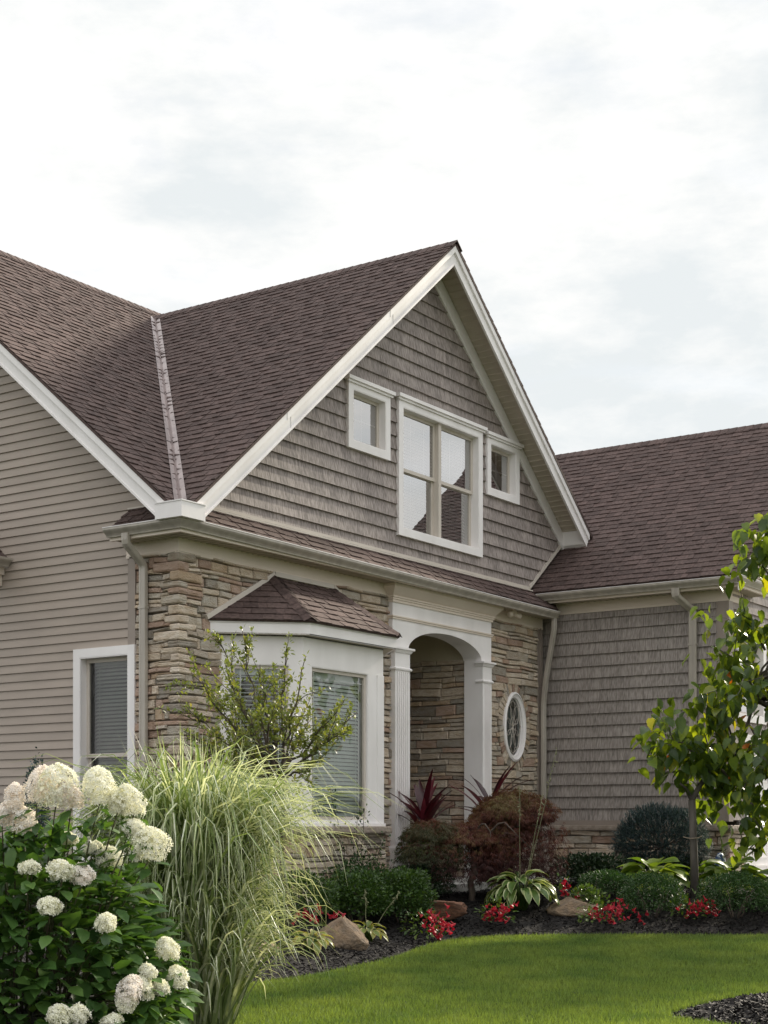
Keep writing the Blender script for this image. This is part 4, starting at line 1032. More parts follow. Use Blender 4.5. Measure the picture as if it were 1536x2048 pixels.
def curve(a, b, sag=0., k=7, jit=.0, bend=None):
    a = np.array(a, float); b = np.array(b, float); out = []
    for i in range(k):
        t = i/(k-1); p = a+(b-a)*t; p[2] += sag*4*t*(1-t)
        if bend is not None: p += np.array(bend)*4*t*(1-t)
        if 0 < i < k-1: p += rng.normal(size=3)*jit
        out.append(p)
    return out

# ---------------- hydrangea
HY = at(-1.80, 7.9, 0.); hy = empty('hydrangea_shrub', (HY[0], HY[1], gz(HY[0], HY[1])))
tag(hy, 'big hydrangea shrub with cream cone flower heads in the left foreground', 'shrub')
def child(mb, name, m, par):
    o = mb.build(name, m, None); loc = par.location
    o.parent = par; o.location = -Vector(loc); return o
C_ = np.array(at(-1.86, 7.92, .52)); RAD = np.array([.80, .82, .78])
mb = MB()
P, d = shell(5200, C_, RAD, .42, -.75, 2., .10, 4.5)
out_ = d.copy(); out_[:, 2] *= .35; out_[:, 2] -= .12; out_ += rng.normal(size=out_.shape)*.35
inst(mb, LEAF_T, LEAF_F, P, rotmats(nrm(out_), rng.uniform(-.5, .5, len(P))), rng.uniform(.08, .15, len(P)), rng.beta(2, 2.2, len(P)), True)
child(mb, 'foliage', MATS['hyd'], hy)
mb = MB()
for i in range(46):
    a = random.uniform(0, 2*pi); rr = random.uniform(.1, .7); b0 = (HY[0]+.15*cos(a), HY[1]+.15*sin(a), 0.0); b1 = (C_[0]+rr*cos(a), C_[1]+rr*sin(a), .52+.78*math.sqrt(max(0, 1-(rr/.88)**2))*random.uniform(.7, 1))
    stems_tube(mb, curve(b0, b1, .05, 6, .015), .009, .004, 5)
HEADS = [(-1.808, 7.6, 1.484, 0.093, 0.151, 1), (-1.693, 7.6, 1.55, 0.151, 0.191, 1), (-1.603, 7.6, 1.541, 0.205, 0.225, 0), (-1.527, 7.6, 1.492, 0.137, 0.127, 1), (-1.759, 7.6, 1.374, 0.137, 0.142, 1), (-1.866, 7.6, 1.404, 0.083, 0.117, 1), (-1.388, 7.6, 1.541, 0.161, 0.2, 0), (-1.302, 7.6, 1.46, 0.098, 0.122, 0), (-1.221, 7.6, 1.472, 0.142, 0.161, 0), (-1.143, 7.6, 1.257, 0.195, 0.176, 0), (-1.363, 7.71, 1.196, 0.144, 0.099, 0), (-1.212, 7.6, 1.338, 0.127, 0.083, 0), (-1.443, 7.701, 1.234, 0.084, 0.064, 0), (-1.527, 7.389, 1.136, 0.124, 0.105, 0), (-1.436, 7.421, 1.116, 0.105, 0.105, 1), (-1.684, 7.349, 1.149, 0.099, 0.061, 0), (-1.547, 7.206, 0.975, 0.107, 0.083, 0), (-1.307, 7.285, 0.893, 0.098, 0.089, 0), (-1.038, 7.544, 0.749, 0.112, 0.116, 0), (-1.008, 7.539, 0.611, 0.116, 0.116, 0), (-1.058, 7.431, 0.576, 0.081, 0.076, 0), (-1.109, 7.373, 0.658, 0.076, 0.066, 0), (-1.2, 7.252, 0.581, 0.121, 0.14, 1), (-1.202, 7.247, 0.523, 0.089, 0.093, 0), (-1.127, 7.333, 0.584, 0.094, 0.118, 0), (-1.473, 7.073, 0.486, 0.114, 0.095, 0), (-1.394, 7.11, 0.486, 0.087, 0.091, 0), (-1.264, 7.199, 0.443, 0.097, 0.065, 0), (-1.564, 7.748, 1.283, 0.085, 0.06, 0), (-2.023, 7.6, 1.472, 0.171, 0.195, 1), (-2.099, 7.611, 1.228, 0.147, 0.147, 0), (-1.847, 7.11, 0.893, 0.137, 0.137, 0)]
FLO_T = [(0, 0, 0), (.5, .22, .12), (.62, .0, .22), (.5, -.22, .12)]
flo = []; ff = []
for k in range(4):
    a = k*pi/2; 
    for (x, y, z) in FLO_T: flo.append((x*cos(a)-y*sin(a), x*sin(a)+y*cos(a), z))
    ff.append((k*4, k*4+1, k*4+2, k*4+3))
for (r, dd, z, wv, hv, pk) in HEADS:
    wv *= .92; hv *= .90
    c = np.array(at(r, dd, z)); n = int(190+2600*wv*hv*4)
    th = rng.uniform(0, 2*pi, n); t = rng.random(n)**.85                     # t: 0 bottom, 1 tip
    prof = np.where(t < .4, .74+.65*t, np.sqrt(np.maximum(0, 1-((t-.4)/.6)**2.3)))*wv/2*1.04
    L = 1+.13*np.sin(th*3+z*40+t*6)+.10*np.sin(th*5+t*11); prof = prof*L*rng.uniform(.86, 1.04, n)
    lean = np.array([random.uniform(-.3, .3), random.uniform(-.3, .3)])*hv
    P = np.stack([c[0]+prof*np.cos(th)+lean[0]*t, c[1]+prof*np.sin(th)+lean[1]*t, c[2]-hv/2+hv*t], -1)
    nd = np.stack([np.cos(th), np.sin(th), (t-.3)*1.4], -1)+rng.normal(size=(n, 3))*.35
    # local z along nd
    zz = nrm(nd); xx = nrm(np.cross(zz, rng.normal(size=(n, 3)))); yy = np.cross(zz, xx); R = np.stack([xx, yy, zz], -1)
    hb = MB(); inst(hb, flo, ff, P, R, rng.uniform(.014, .021, n), rng.random(n))
    # inner fill so the head is not see-through
    th = rng.uniform(0, 2*pi, n//3); t = rng.random(n//3); pr = np.where(t < .4, .62+.55*t, .9*np.sqrt(np.maximum(0, 1-((t-.4)/.6)**2.3)))*wv/2*rng.uniform(.3, .85, n//3)
    P2 = np.stack([c[0]+pr*np.cos(th)+lean[0]*t, c[1]+pr*np.sin(th)+lean[1]*t, c[2]-hv/2+hv*t], -1)
    inst(hb, flo, ff, P2, rotmats(rdir(n//3)), rng.uniform(.02, .028, n//3), rng.random(n//3))
    child(hb, 'flower_head', MATS['petp' if pk else 'pet'], hy)
    b0 = C_+np.array([(c[0]-C_[0])*.4, (c[1]-C_[1])*.4, -.1]); stems_tube(mb, curve(b0, (c[0], c[1], c[2]-hv*.45), .02, 6, .006), .005, .0035, 5)
    # leaves just under the head
    m_ = 7; th = rng.uniform(0, 2*pi, m_); D = np.stack([np.cos(th), np.sin(th), rng.uniform(-.5, .2, m_)], -1)
    lb = MB(); 
child(mb, 'stem', MATS['stem'], hy)
lb = MB()
for (r, dd, z, wv, hv, pk) in HEADS:
    c = np.array(at(r, dd, z)); m_ = 9; th = rng.uniform(0, 2*pi, m_); D = np.stack([np.cos(th), np.sin(th), rng.uniform(-.9, .1, m_)], -1)
    P = np.stack([c[0]+.02*np.cos(th), c[1]+.02*np.sin(th), c[2]-hv*.5-rng.uniform(0, .14, m_)], -1)
    inst(lb, LEAF_T, LEAF_F, P, rotmats(nrm(D), rng.uniform(-.4, .4, m_)), rng.uniform(.07, .12, m_), rng.beta(2, 2, m_), True)
child(lb, 'foliage', MATS['hyd'], hy)['label'] = 'leaves just under the flower heads'

# ---------------- striped maiden grass
GB = at(-1.13, 9.2, 0.); GZ = gz(GB[0], GB[1]); ob = empty('ornamental_grass', (GB[0], GB[1], GZ))
tag(ob, 'tall arching clump of cream striped ornamental grass beside the hydrangea', 'ornamental grass')
def blades(n, c, L0, L1, lean0, lean1, k0, k1, w0, base_r, seg=9, azb=None, hs=.64):
    az = rng.uniform(0, 2*pi, n)
    if azb is not None: az = np.where(rng.random(n) < azb[2], rng.normal(azb[0], azb[1], n), az)
    L_ = rng.uniform(L0, L1, n); th0 = rng.uniform(lean0, lean1, n); k = rng.uniform(k0, k1, n); br = base_r*np.sqrt(rng.random(n)); ba = rng.uniform(0, 2*pi, n)
    x = c[0]+br*np.cos(ba); y = c[1]+br*np.sin(ba); z = np.full(n, c[2]); tw = rng.normal(0, .25, n)
    W = w0*rng.uniform(.6, 1.2, n); pw = rng.uniform(2.2, 3.6, n)
    px, py, pz = [x], [y], [z]
    for i in range(1, seg+1):
        s_ = (i-.5)/seg; th = th0+k*s_**pw; a = az+tw*s_
        x = x+hs*np.sin(th)*np.cos(a)*L_/seg; y = y+hs*np.sin(th)*np.sin(a)*L_/seg; z = z+np.cos(th)*L_/seg
        px.append(x); py.append(y); pz.append(z)
    Pm = np.stack([np.stack(px, 1), np.stack(py, 1), np.stack(pz, 1)], -1)       # n,seg+1,3
    side = np.stack([-np.sin(az+tw), np.cos(az+tw), np.zeros(n)], -1)[:, None, :]
    tt = np.linspace(0, 1, seg+1)[None, :, None]; wd = W[:, None, None]*(np.minimum(1, .55+tt*3)*(1-tt**2.5)+.03)
    keel = np.zeros_like(Pm); keel[..., 2] = -wd[..., 0]*.25
    A = Pm+side*wd*.5; B = Pm+side*wd*.08+keel; C2 = Pm-side*wd*.5
    V = np.stack([A, B, C2], 2)                                                     # n,seg+1,3,3
    base = (np.arange(n)*(seg+1)*3)[:, None]; i = np.arange(seg)[None, :]*3
    F1 = np.stack([base+i, base+i+1, base+i+4, base+i+3], -1).reshape(-1, 4); F2 = np.stack([base+i+1, base+i+2, base+i+5, base+i+4], -1).reshape(-1, 4)
    r0 = rng.uniform(.0, .45, n); r1 = np.clip(rng.uniform(.55, 1.05, n), 0, 1)
    g = rng.random(n) < .3; r1 = np.where(g, rng.uniform(.2, .5, n), r1)
    return V.reshape(-1, 3), F1, np.repeat(r0, seg), F2, (r1[:, None]*(.30+.70*np.minimum(1, (np.arange(seg)+.5)/seg*2.0))[None]).ravel()  # stripes fade toward the base; the clump's shaded interior darkened by colour
mb = MB()
azR = math.atan2(-FW[0], FW[1])      # towards camera right
for args in (dict(n=430, L0=1.5, L1=1.9, lean0=.0, lean1=.12, k0=.3, k1=2.2), dict(n=620, hs=.70, L0=1.95, L1=2.35, lean0=.0, lean1=.14, k0=2.4, k1=3.6), dict(n=700, L0=1.1, L1=1.9, lean0=.02, lean1=.32, k0=2.2, k1=3.4), dict(n=150, hs=.95, L0=1.9, L1=2.3, lean0=.04, lean1=.2, k0=2.0, k1=3.0), dict(n=750, hs=.80, L0=.7, L1=1.45, lean0=.15, lean1=.6, k0=1.5, k1=2.7)):
    V, F1, r0, F2, r1 = blades(c=(GB[0], GB[1], GZ), w0=.028, base_r=.22, azb=(azR, .9, .18), **args)
    mb.bulk(V, F1, r0); n0 = mb.n; mb.n -= len(V); mb.V.append(np.zeros((0, 3))); mb.idx.append((F2+mb.n).ravel()); mb.tot.append(np.full(len(F2), 4)); mb.rnd.append(r1); mb.sm.append(np.full(len(F2), False)); mb.n = n0
child(mb, 'foliage', MATS['blade'], ob)

# ---------------- generic plants
def bush(name, label, cat, x, y, rx, rz, n, size, m, lift=0., thick=.5, f=6., lumpy=.14, zc=None, group=None, tmpl=(SMALL_T, SMALL_F), zmin=-.5, up=.3, ry=None, stem=True, seed=None, z0=None):
    z = gz(x, y) if z0 is None else z0; o = empty(name, (x, y, z)); tag(o, label, cat, group)
    zc = z+rz*.75+lift if zc is None else zc
    P, d = shell(n, (x, y, zc), (rx, ry or rx, rz), thick, zmin, seed if seed is not None else random.uniform(0, 9), lumpy, f)
    k = P[:, 2] > z+.0; P, d = P[k], d[k]
    D = nrm(d*.6+rng.normal(size=d.shape)*.55+np.array([0, 0, up]))
    mb = MB(); inst(mb, tmpl[0], tmpl[1], P, rotmats(D, rng.uniform(-.9, .9, len(P))), rng.uniform(.7, 1.3, len(P))*size, rng.beta(2, 2, len(P)))
    child(mb, 'foliage', m, o)
    if stem:
        mb = MB()
        for i in range(6):
            a = random.uniform(0, 2*pi); stems_tube(mb, curve((x+.03*cos(a), y+.03*sin(a), z-.03), (x+rx*.5*cos(a), y+rx*.5*sin(a), zc+rz*.3), 0, 5, .01), .012, .005, 5)
        child(mb, 'stem', 'bark', o)
    return o
bush('boxwood_shrub', 'rounded light green boxwood right of the leafy low hedge, before the pilaster', 'shrub', 1.62, -1.85, .37, .34, 7000, .042, MATS['box'], group='boxwood shrubs before the bay window', f=8, lumpy=.26)
bush('boxwood_shrub', 'wide low green boxwood under the right half of the bay window', 'shrub', .92, -1.72, .42, .30, 7500, .042, MATS['box'], group='boxwood shrubs before the bay window', ry=.4, f=8, lumpy=.26)
bush('boxwood_shrub', 'dark boxwood partly behind the striped grass tips', 'shrub', .15, -1.55, .42, .28, 5500, .035, MATS['box'], group='boxwood shrubs before the bay window')
bush('yew_shrub', 'low dark yew between the boxwood and the maple trunk', 'shrub', 2.75, -1.35, .42, .24, 6500, .03, MATS['yew'])
bush('mound_shrub', 'small dark green mound behind the red flowers left of the spruce', 'shrub', 4.29, -3.02, .33, .20, 6000, .028, MATS['mound'], group='clipped green mounds', f=7, lumpy=.13, thick=.4)
bush('mound_shrub', 'clipped dark mound left of the tree trunk, between two red flower clumps', 'shrub', 3.95, -3.80, .40, .30, 8000, .026, MATS['mound'], group='clipped green mounds', f=7, lumpy=.13, thick=.4)
bush('mound_shrub', 'clipped dark mound right of the tree trunk', 'shrub', 4.42, -4.62, .44, .31, 8500, .026, MATS['mound'], group='clipped green mounds', f=7, lumpy=.13, thick=.4)
bush('leafy_shrub', 'loose leafy shrub growing against the bay window stone base', 'shrub', 1.95, -1.05, .48, .30, 3800, .035, MATS['mound'], zmin=-.3, thick=.8, lumpy=.3)
bush('spiky_shrub', 'dark leafy clump at the foot of the inner corner downspout', 'shrub', 6.1, -1.9, .55, .25, 3000, .06, MATS['yew'], thick=.7, lumpy=.3)
bush('spiky_shrub', 'dark leafy clump under the blue spruce', 'shrub', 6.9, -2.7, .6, .22, 2600, .06, MATS['yew'], thick=.7, lumpy=.3)
bush('dwarf_conifer', 'small blue green conifer tip rising behind the hydrangea flowers', 'conifer', -2.31, -.25, .17, .86, 5000, .035, MATS['spruce'], zc=1.08, thick=.8, lumpy=.2)
bush('light_green_shrub', 'small bright green leafy plant behind the red flowers and boulder', 'plant', 3.75, -3.05, .2, .16, 800, .05, MATS['beg'])
# leggy upright shoots by the bay
lx, ly = 2.0, -.98; o = empty('upright_shrub', (lx, ly, gz(lx, ly))); tag(o, 'leggy upright shrub with thin shoots before the bay stone base', 'shrub')
mb = MB(); lf = MB()
for (dx, h) in ((-.32, 1.32), (-.22, .75), (0.0, 1.0), (.08, 1.08), (-.05, .7), (.25, .7), (.33, .8), (.45, .55), (-.45, .5), (.15, .6)):
    b0 = np.array([lx+dx*.3*FW[1], ly-dx*.3*FW[0], gz(lx, ly)-.02]); b1 = np.array([lx+dx*FW[1], ly-dx*FW[0], gz(lx, ly)+h]); pts = curve(b0, b1, 0, 8, .012); stems_tube(mb, pts, .007, .003, 5)
    for i in range(int(70*h)):
        t = random.uniform(.25, 1); p = b0+(b1-b0)*t; 
        inst(lf, SMALL_T, SMALL_F, (p+rng.normal(size=3)*.03)[None], rotmats(nrm(rng.normal(size=(1, 3))+[[0, 0, .4]]), np.array([0.])), np.array([random.uniform(.03, .05)]), rng.random(1))
child(mb, 'stem', 'bark', o); child(lf, 'foliage', MATS['mound'], o)

# ---------------- hostas
def hleaf(L_, wd, arch, k=6):
    V = []; F = []; R_ = []
    for i in range(k+1):
        t = i/k; w_ = wd*math.sin(pi*min(1, t*.92+.06))**.75 if i < k else .001
        x = L_*(t-.12*arch*t*t); z = L_*arch*(.55*t-.95*t*t)
        for (a, dz) in ((-1, .10), (-.74, .03), (0, -.05), (.74, .03), (1, .10)): V.append((x, a*w_/2, z+dz*w_+.02*L_*sin(t*9+a)))
    for i in range(k):
        for j in range(4):
            a = i*5+j; F.append((a, a+1, a+6, a+5)); R_.append(1.0 if j in (0, 3) else -1)
    return V, F, R_
def hosta(label, x, y, n, L_, wd, m, edge, hgt=.5, group='hostas in the mulch bed', scapes=(), arch=.8, z0=None):
    z = gz(x, y); o = empty('hosta', (x, y, z)); tag(o, label, 'hosta', group); mb = MB(); st = MB()
    for i in range(n):
        a = i*2.39996+random.uniform(-.3, .3); t = math.sqrt((i+.5)/n); el = 1.25-1.15*t+random.uniform(-.1, .1); l_ = L_*random.uniform(.75, 1.1)
        V, F, R_ = hleaf(l_, wd*random.uniform(.8, 1.1), arch*random.uniform(.8, 1.2))
        bp_ = np.array([x+hgt*.75*t*cos(a), y+hgt*.75*t*sin(a), z+hgt*(.95-.45*t*t)*random.uniform(.85, 1.1)])
        M_ = Matrix.Rotation(a, 4, 'Z') @ Matrix.Rotation(-(el-.55), 4, 'Y') @ Matrix.Rotation(random.uniform(-.35, .35), 4, 'X')
        Vw = [tuple(np.array(M_ @ Vector(v))+bp_) for v in V]; rr = random.uniform(.15, .65); nn = mb.n
        mb.V.append(np.array(Vw))
        for f_, q_ in zip(F, R_):
            mb.idx.append(np.array(f_)+nn); mb.tot.append([4]); mb.rnd.append([rr if q_ < 0 else (edge if edge is not None else rr)]); mb.sm.append([True])
        mb.n += len(Vw)
        st.tube([(x+.05*cos(a), y+.05*sin(a), z-.02), (x+hgt*.4*t*cos(a), y+hgt*.4*t*sin(a), z+hgt*.5), tuple(bp_)], [.008, .006, .005], 5)
    child(mb, 'leaves', m, o); child(st, 'stalk', 'stem' if False else MATS['hostag'] if edge is None else MATS['hosta'], o)
    for (dx, h) in scapes:
        s_ = MB(); b1 = (x+dx*FW[1], y-dx*FW[0], z+h); s_.tube(curve((x, y, z), b1, 0, 7, .005, bend=(0, 0, .0)), list(np.linspace(.0045, .0028, 7)), 5)
        for q_ in range(14):
            t = 1-q_*.02; s_.tube([tuple(np.array((x, y, z))*(1-t)+np.array(b1)*t), tuple(np.array((x, y, z))*(1-t)+np.array(b1)*t+rng.normal(size=3)*.018+np.array([0, 0, -.012]))], [.004, .007], 4)
        child(s_, 'flower_stalk', MATS['scape'], o)
    return o
hosta('large white edged hosta with three tall thin flower stalks', 3.30, -2.42, 60, .27, .12, MATS['hosta'], 1.0, .40, scapes=((-.02, 1.45), (.25, 1.35), (.42, 1.9)))
hosta('small yellow hosta with two cream flower spikes, right of the pointed boulder', .17, -2.40, 24, .15, .07, MATS['hostay'], .85, .17, scapes=((-.02, .52), (.33, .50)))
hosta('small yellow hosta under the striped grass, left of the pointed boulder', -1.05, -2.62, 22, .16, .08, MATS['hostay'], .9, .17, scapes=((.05, .45),))
hosta('broad leaved green hosta left of the tree trunk', 4.95, -3.35, 44, .34, .21, MATS['hostag'], None, .36, arch=.6)
hosta('broad leaved green hosta right of the tree trunk', 5.45, -4.15, 50, .34, .22, MATS['hostag'], None, .36, arch=.6, scapes=((-.1, .62), (.35, .7)))
hosta('broad leaved green hosta at the right picture edge', 5.35, -4.95, 40, .34, .22, MATS['hosta'], .7, .32, arch=.6)
# ---------------- red flowers
def redflower(label, x, y, rx, n, m, spill=0.):
    z = gz(x, y); o = empty('red_flower_clump', (x, y, z)); tag(o, label, 'flowers', 'clumps of red trumpet flowers'); 
    P, d = shell(n*6, (x, y, z+.12), (rx, rx, .20), .7, -.4, random.uniform(0, 9), .25, 7)
    mb = MB(); inst(mb, LEAF_T, LEAF_F, P, rotmats(nrm(d+rng.normal(size=d.shape)*.5), rng.uniform(-.6, .6, len(P))), rng.uniform(.03, .06, len(P)), rng.beta(2, 2, len(P)))
    child(mb, 'foliage', MATS['beg'], o)
    th = rng.uniform(-2.9, -.2, n)+YAW*0; rr = rx*rng.uniform(.4, 1.12, n); FX = np.stack([x+rr*np.cos(th)+spill*.3*rng.random(n), y+rr*np.sin(th)-spill*rng.random(n), z+rng.uniform(.04, .36, n)], -1)
    # cluster them
    cl = rng.integers(0, max(3, n//5), n); off = rng.normal(size=(max(3, n//5), 3))*np.array([rx*.5, rx*.5, .05]); FX = FX*.35+(np.array([x+.08*FW[0]*-1, y-.10, z+.20])+off[cl]*1.5)*.65+rng.normal(size=(n, 3))*.022
    mb = MB()
    D = nrm(np.stack([rng.normal(size=n)*.7-.2, rng.normal(size=n)*.7-.3, -.7-rng.random(n)*.5], -1))
    tube_t = []; tf = []
    for i in range(5):
        a = 2*pi*i/5; tube_t += [(0, .07*cos(a), .07*sin(a)), (.7, .13*cos(a), .13*sin(a)), (1.05, .42*cos(a), .42*sin(a))]
    for i in range(5):
        j = (i+1) % 5; tf += [(i*3, i*3+1, j*3+1, j*3), (i*3+1, i*3+2, j*3+2, j*3+1)]
    inst(mb, tube_t, tf, FX, rotmats(D), rng.uniform(.05, .075, n), rng.random(n))
    child(mb, 'flowers', MATS['red'], o); return o
redflower('red flowers behind the tips of the striped grass', -.45, -2.05, .24, 26, None)
redflower('red and pink flowers spilling forward left of the red sandstone boulder', 1.22, -2.42, .25, 46, None, .35)
redflower('red flowers in front of the white edged hosta', 2.50, -2.55, .22, 36, None)
redflower('large clump of red flowers right of the grey brown boulder', 3.30, -3.45, .27, 52, None, .45)
redflower('red flowers between the two clipped mounds at right', 4.02, -4.20, .25, 34, None, .2)
redflower('small patch of red flowers just behind the grey brown boulder', 3.72, -2.75, .15, 14, None)
# ---------------- boulders
from mathutils import noise as mn
def boulder(label, x, y, z, sx, sy, sz, yaw, planes, m, seed, sink=.25):
    import bmesh
    bm = bmesh.new(); bmesh.ops.create_icosphere(bm, subdivisions=4, radius=1)
    for v in bm.verts:
        c = v.co.copy()
        for (n_, d_) in planes:
            n2 = Vector(n_).normalized(); e = c.dot(n2)-d_
            if e > 0: c -= n2*e*.93
        nn = mn.noise(c*1.7+Vector((seed, 0, 0)))*.16+mn.noise(c*4+Vector((seed, 3, 0)))*.07+mn.noise(c*9)*.06+abs(mn.noise(c*5+Vector((9, seed, 0))))*.10
        v.co = c*(1+nn)
    me = bpy.data.meshes.new('boulder'); bm.to_mesh(me); bm.free()
    for p in me.polygons: p.use_smooth = True
    me.materials.append(m); o = bpy.data.objects.new('boulder', me); COL.objects.link(o); o.location = (x, y, z+sz*(1-sink*2)); o.scale = (sx, sy, sz); o.rotation_euler = (0, 0, yaw)
    tag(o, label, 'boulder', 'boulders in the mulch bed'); return o
cy = YAW-pi/2
boulder('pointed tan boulder between two yellow hostas', -.42, -2.52, .18, .27, .20, .26, cy, [((1, -.2, .9), .38), ((-1, -.2, 1.4), .42), ((0, -1, .3), .6), ((0, 1, .4), .5)], MATS['rock'], 1.)
boulder('long reddish sandstone boulder beside the red flowers', 2.18, -1.98, .33, .34, .22, .13, cy-.1, [((.2, 0, 1), .55), ((1, 0, .2), .8), ((0, -1, -.3), .5), ((-.6, 0, 1), .6)], MATS['rockr'], 4., .2)
boulder('rounded grey brown boulder right of the white edged hosta', 3.55, -2.98, .30, .30, .22, .155, cy, [((.5, -.1, 1), .6), ((-.9, -.2, .9), .55), ((0, -1, .2), .65)], MATS['rock'], 7.)
boulder('flat brown boulder showing through the striped grass', -1.75, -2.45, .16, .27, .2, .10, cy, [((0, 0, 1), .6), ((-1, 0, .5), .7)], MATS['rock'], 9.)
# ---------------- crabapple before the bay
cx_, cyy = -.62, -1.95; z_ = gz(cx_, cyy); cb = empty('crabapple_tree', (cx_, cyy, z_)); tag(cb, 'small open crabapple tree with fine leaves in front of the bay window', 'tree')
mb = MB(); lf = MB()
D0 = 15.35
def cpt(px, py, dd): return np.array(at((px-768)/3111*dd, dd, 1.35+(1650-py)/3111*dd))
fork = cpt(553, 1560, D0); stems_tube(mb, curve((cx_+.1, cyy, z_-.05), fork, 0, 6, .015), .035, .026, 8)
tips = [(432, 1268, .2), (452, 1330, -.3), (485, 1262, .1), (520, 1330, -.4), (545, 1360, .5), (572, 1300, .0), (612, 1312, -.2), (600, 1400, .4), (690, 1398, -.1), (714, 1425, .2), (668, 1470, -.4), (372, 1412, .2), (382, 1345, -.1), (410, 1380, .5), (366, 1462, -.3), (440, 1440, .6), (640, 1525, -.2), (500, 1430, -.6), (470, 1480, -.3), (620, 1440, .6), (400, 1500, .3)]
def leafy(lf, pts, n, size, spread=.045):
    pts = np.array(pts); i = rng.integers(0, len(pts)-1, n); t = rng.random(n)[:, None]; P = pts[i]*(1-t)+pts[i+1]*t
    D = nrm(rng.normal(size=(n, 3))+np.array([0, 0, .5])); P = P+D*rng.random((n, 1))*spread
    inst(lf, LEAF_T, LEAF_F, P, rotmats(D, rng.uniform(-.8, .8, n)), rng.uniform(.7, 1.25, n)*size, rng.beta(1.6, 2, n), True)
for (px, py, dd) in tips:
    tp = cpt(px, py, D0+dd); main = curve(fork, tp, .0, 10, .018, bend=((tp-fork)*np.array([.0, .0, -.04])))
    stems_tube(mb, main, .016, .004, 6); leafy(lf, main[4:], 74, .045)
    for k in range(7):
        i = random.randint(3, 8); s_ = main[i]; e_ = s_+(tp-fork)*random.uniform(.12, .28)+rng.normal(size=3)*.13; tw = curve(s_, e_, .01, 5, .008)
        stems_tube(mb, tw, .005, .0025, 4); leafy(lf, tw[1:], 33, .043)
child(mb, 'trunk', 'bark', cb); child(lf, 'crown', MATS['crab'], cb)
# ---------------- lilac tree at right
tx, ty = 4.98, -3.89; z_ = gz(tx, ty); tr = empty('broadleaf_tree', (tx, ty, z_)); tag(tr, 'young tree with large drooping leaves and a few orange ones at the right edge', 'tree')
DT = 18.9
def tpt(px, py, dd=0.): 
    d_ = DT+dd; return np.array(at((px-768)/3111*d_, d_, 1.35+(1650-py)/3111*d_))
mb = MB(); lf = MB()
base = np.array([tx, ty, z_-.05]); fork = tpt(1384, 1600)
mb.tube([tuple(base), tuple(base*.5+fork*.5+np.array([.005, 0, 0])), tuple(fork)], [.055, .046, .043], 10)
mb.tube([tuple(fork), tuple(tpt(1370, 1575)), tuple(tpt(1352, 1560, -.1))], [.03, .018, .01], 7)
LIMB = curve(fork, tpt(1475, 1500, .3), .10, 7, .02)+curve(tpt(1475, 1500, .3), tpt(1560, 1200, .6), .0, 6, .04)[1:]+curve(tpt(1560, 1200, .6), tpt(1600, 950, .6), 0, 4, .04)[1:]
stems_tube(mb, LIMB, .035, .008, 8)
TB = [(1455, 1555, .1, 1330, 1490, -.3), (1475, 1500, .3, 1295, 1500, -.3), (1455, 1555, .1, 1340, 1545, .0), (1560, 1150, .5, 1525, 1065, .1), (1510, 1380, .5, 1430, 1400, .2), (1440, 1540, .2, 1395, 1470, .3), (1475, 1500, .3, 1420, 1400, -.2), (1510, 1380, .5, 1440, 1300, .1), (1530, 1300, .5, 1480, 1230, .0),
      (1560, 1200, .6, 1505, 1100, .2), (1475, 1500, .3, 1500, 1600, -.5), (1475, 1500, .3, 1440, 1610, .4), (1520, 1400, .3, 1600, 1500, -.6), (1500, 1450, .3, 1560, 1620, -.2), (1560, 1200, .6, 1680, 1150, .2),
      (1540, 1250, .6, 1660, 1350, -.5), (1570, 1150, .6, 1620, 1050, .9), (1510, 1380, .5, 1640, 1450, 1.2), (1510, 1380, .4, 1470, 1370, -.8), (1520, 1350, .5, 1500, 1280, 1.0), (1475, 1500, .3, 1530, 1520, -1.0),
      (1455, 1555, .2, 1410, 1560, .2), (1500, 1600, -.5, 1520, 1680, -.6), (1560, 1620, -.2, 1600, 1700, .2), (1540, 1300, .5, 1700, 1250, .7)]
def droop(lf, c, n, spread, size):
    P = np.array(c)+rng.normal(size=(n, 3))*np.array([spread, spread, spread*.75])
    D = nrm(np.stack([rng.normal(size=n)*.55, rng.normal(size=n)*.55, -.25-rng.random(n)*.9], -1))
    r_ = rng.beta(1.3, 2.2, n)*.78; r_ = np.where(rng.random(n) < .009, 1.0, r_)
    sz_ = rng.uniform(.7, 1.2, n)*size; inst(lf, HEART_T, HEART_F3, P, rotmats(D, rng.uniform(-.8, .8, n)), np.stack([sz_, sz_*.78, sz_*1.5], -1), r_, True)
for (a, b, c_, e, f_, g_) in TB:
    p0, p1 = tpt(a, b, c_), tpt(e, f_, g_); pts = curve(p0, p1, .10, 7, .02); stems_tube(mb, pts, .016, .005, 6)
    for i in (2, 3, 4, 5, 6): droop(lf, pts[i], 9 if p1[0]*FW[1]-p1[1]*FW[0] < 99 else 7, .15, .175)
    for k in range(3):
        s_ = pts[random.randint(2, 5)]; e_ = s_+rng.normal(size=3)*.22+(p1-p0)*.18; tw = curve(s_, e_, .03, 4, .01); stems_tube(mb, tw, .006, .003, 4); droop(lf, e_, 7, .11, .165)
cc = np.array([6.05, -6.05, 3.0]); P, d = shell(300, cc, (1.35, 1.6, 1.9), .75, -.95, 4., .2, 3)  # unseen part of the crown, enlarged to shade the lawn
for p in P:
    droop(lf, p, 7, .16, .19)
for p in P[::9]: stems_tube(mb, curve(tpt(1500, 1400, .5), p, .15, 6, .04), .018, .004, 5)
child(mb, 'trunk', 'graybark', tr); child(lf, 'crown', MATS['tree'], tr)
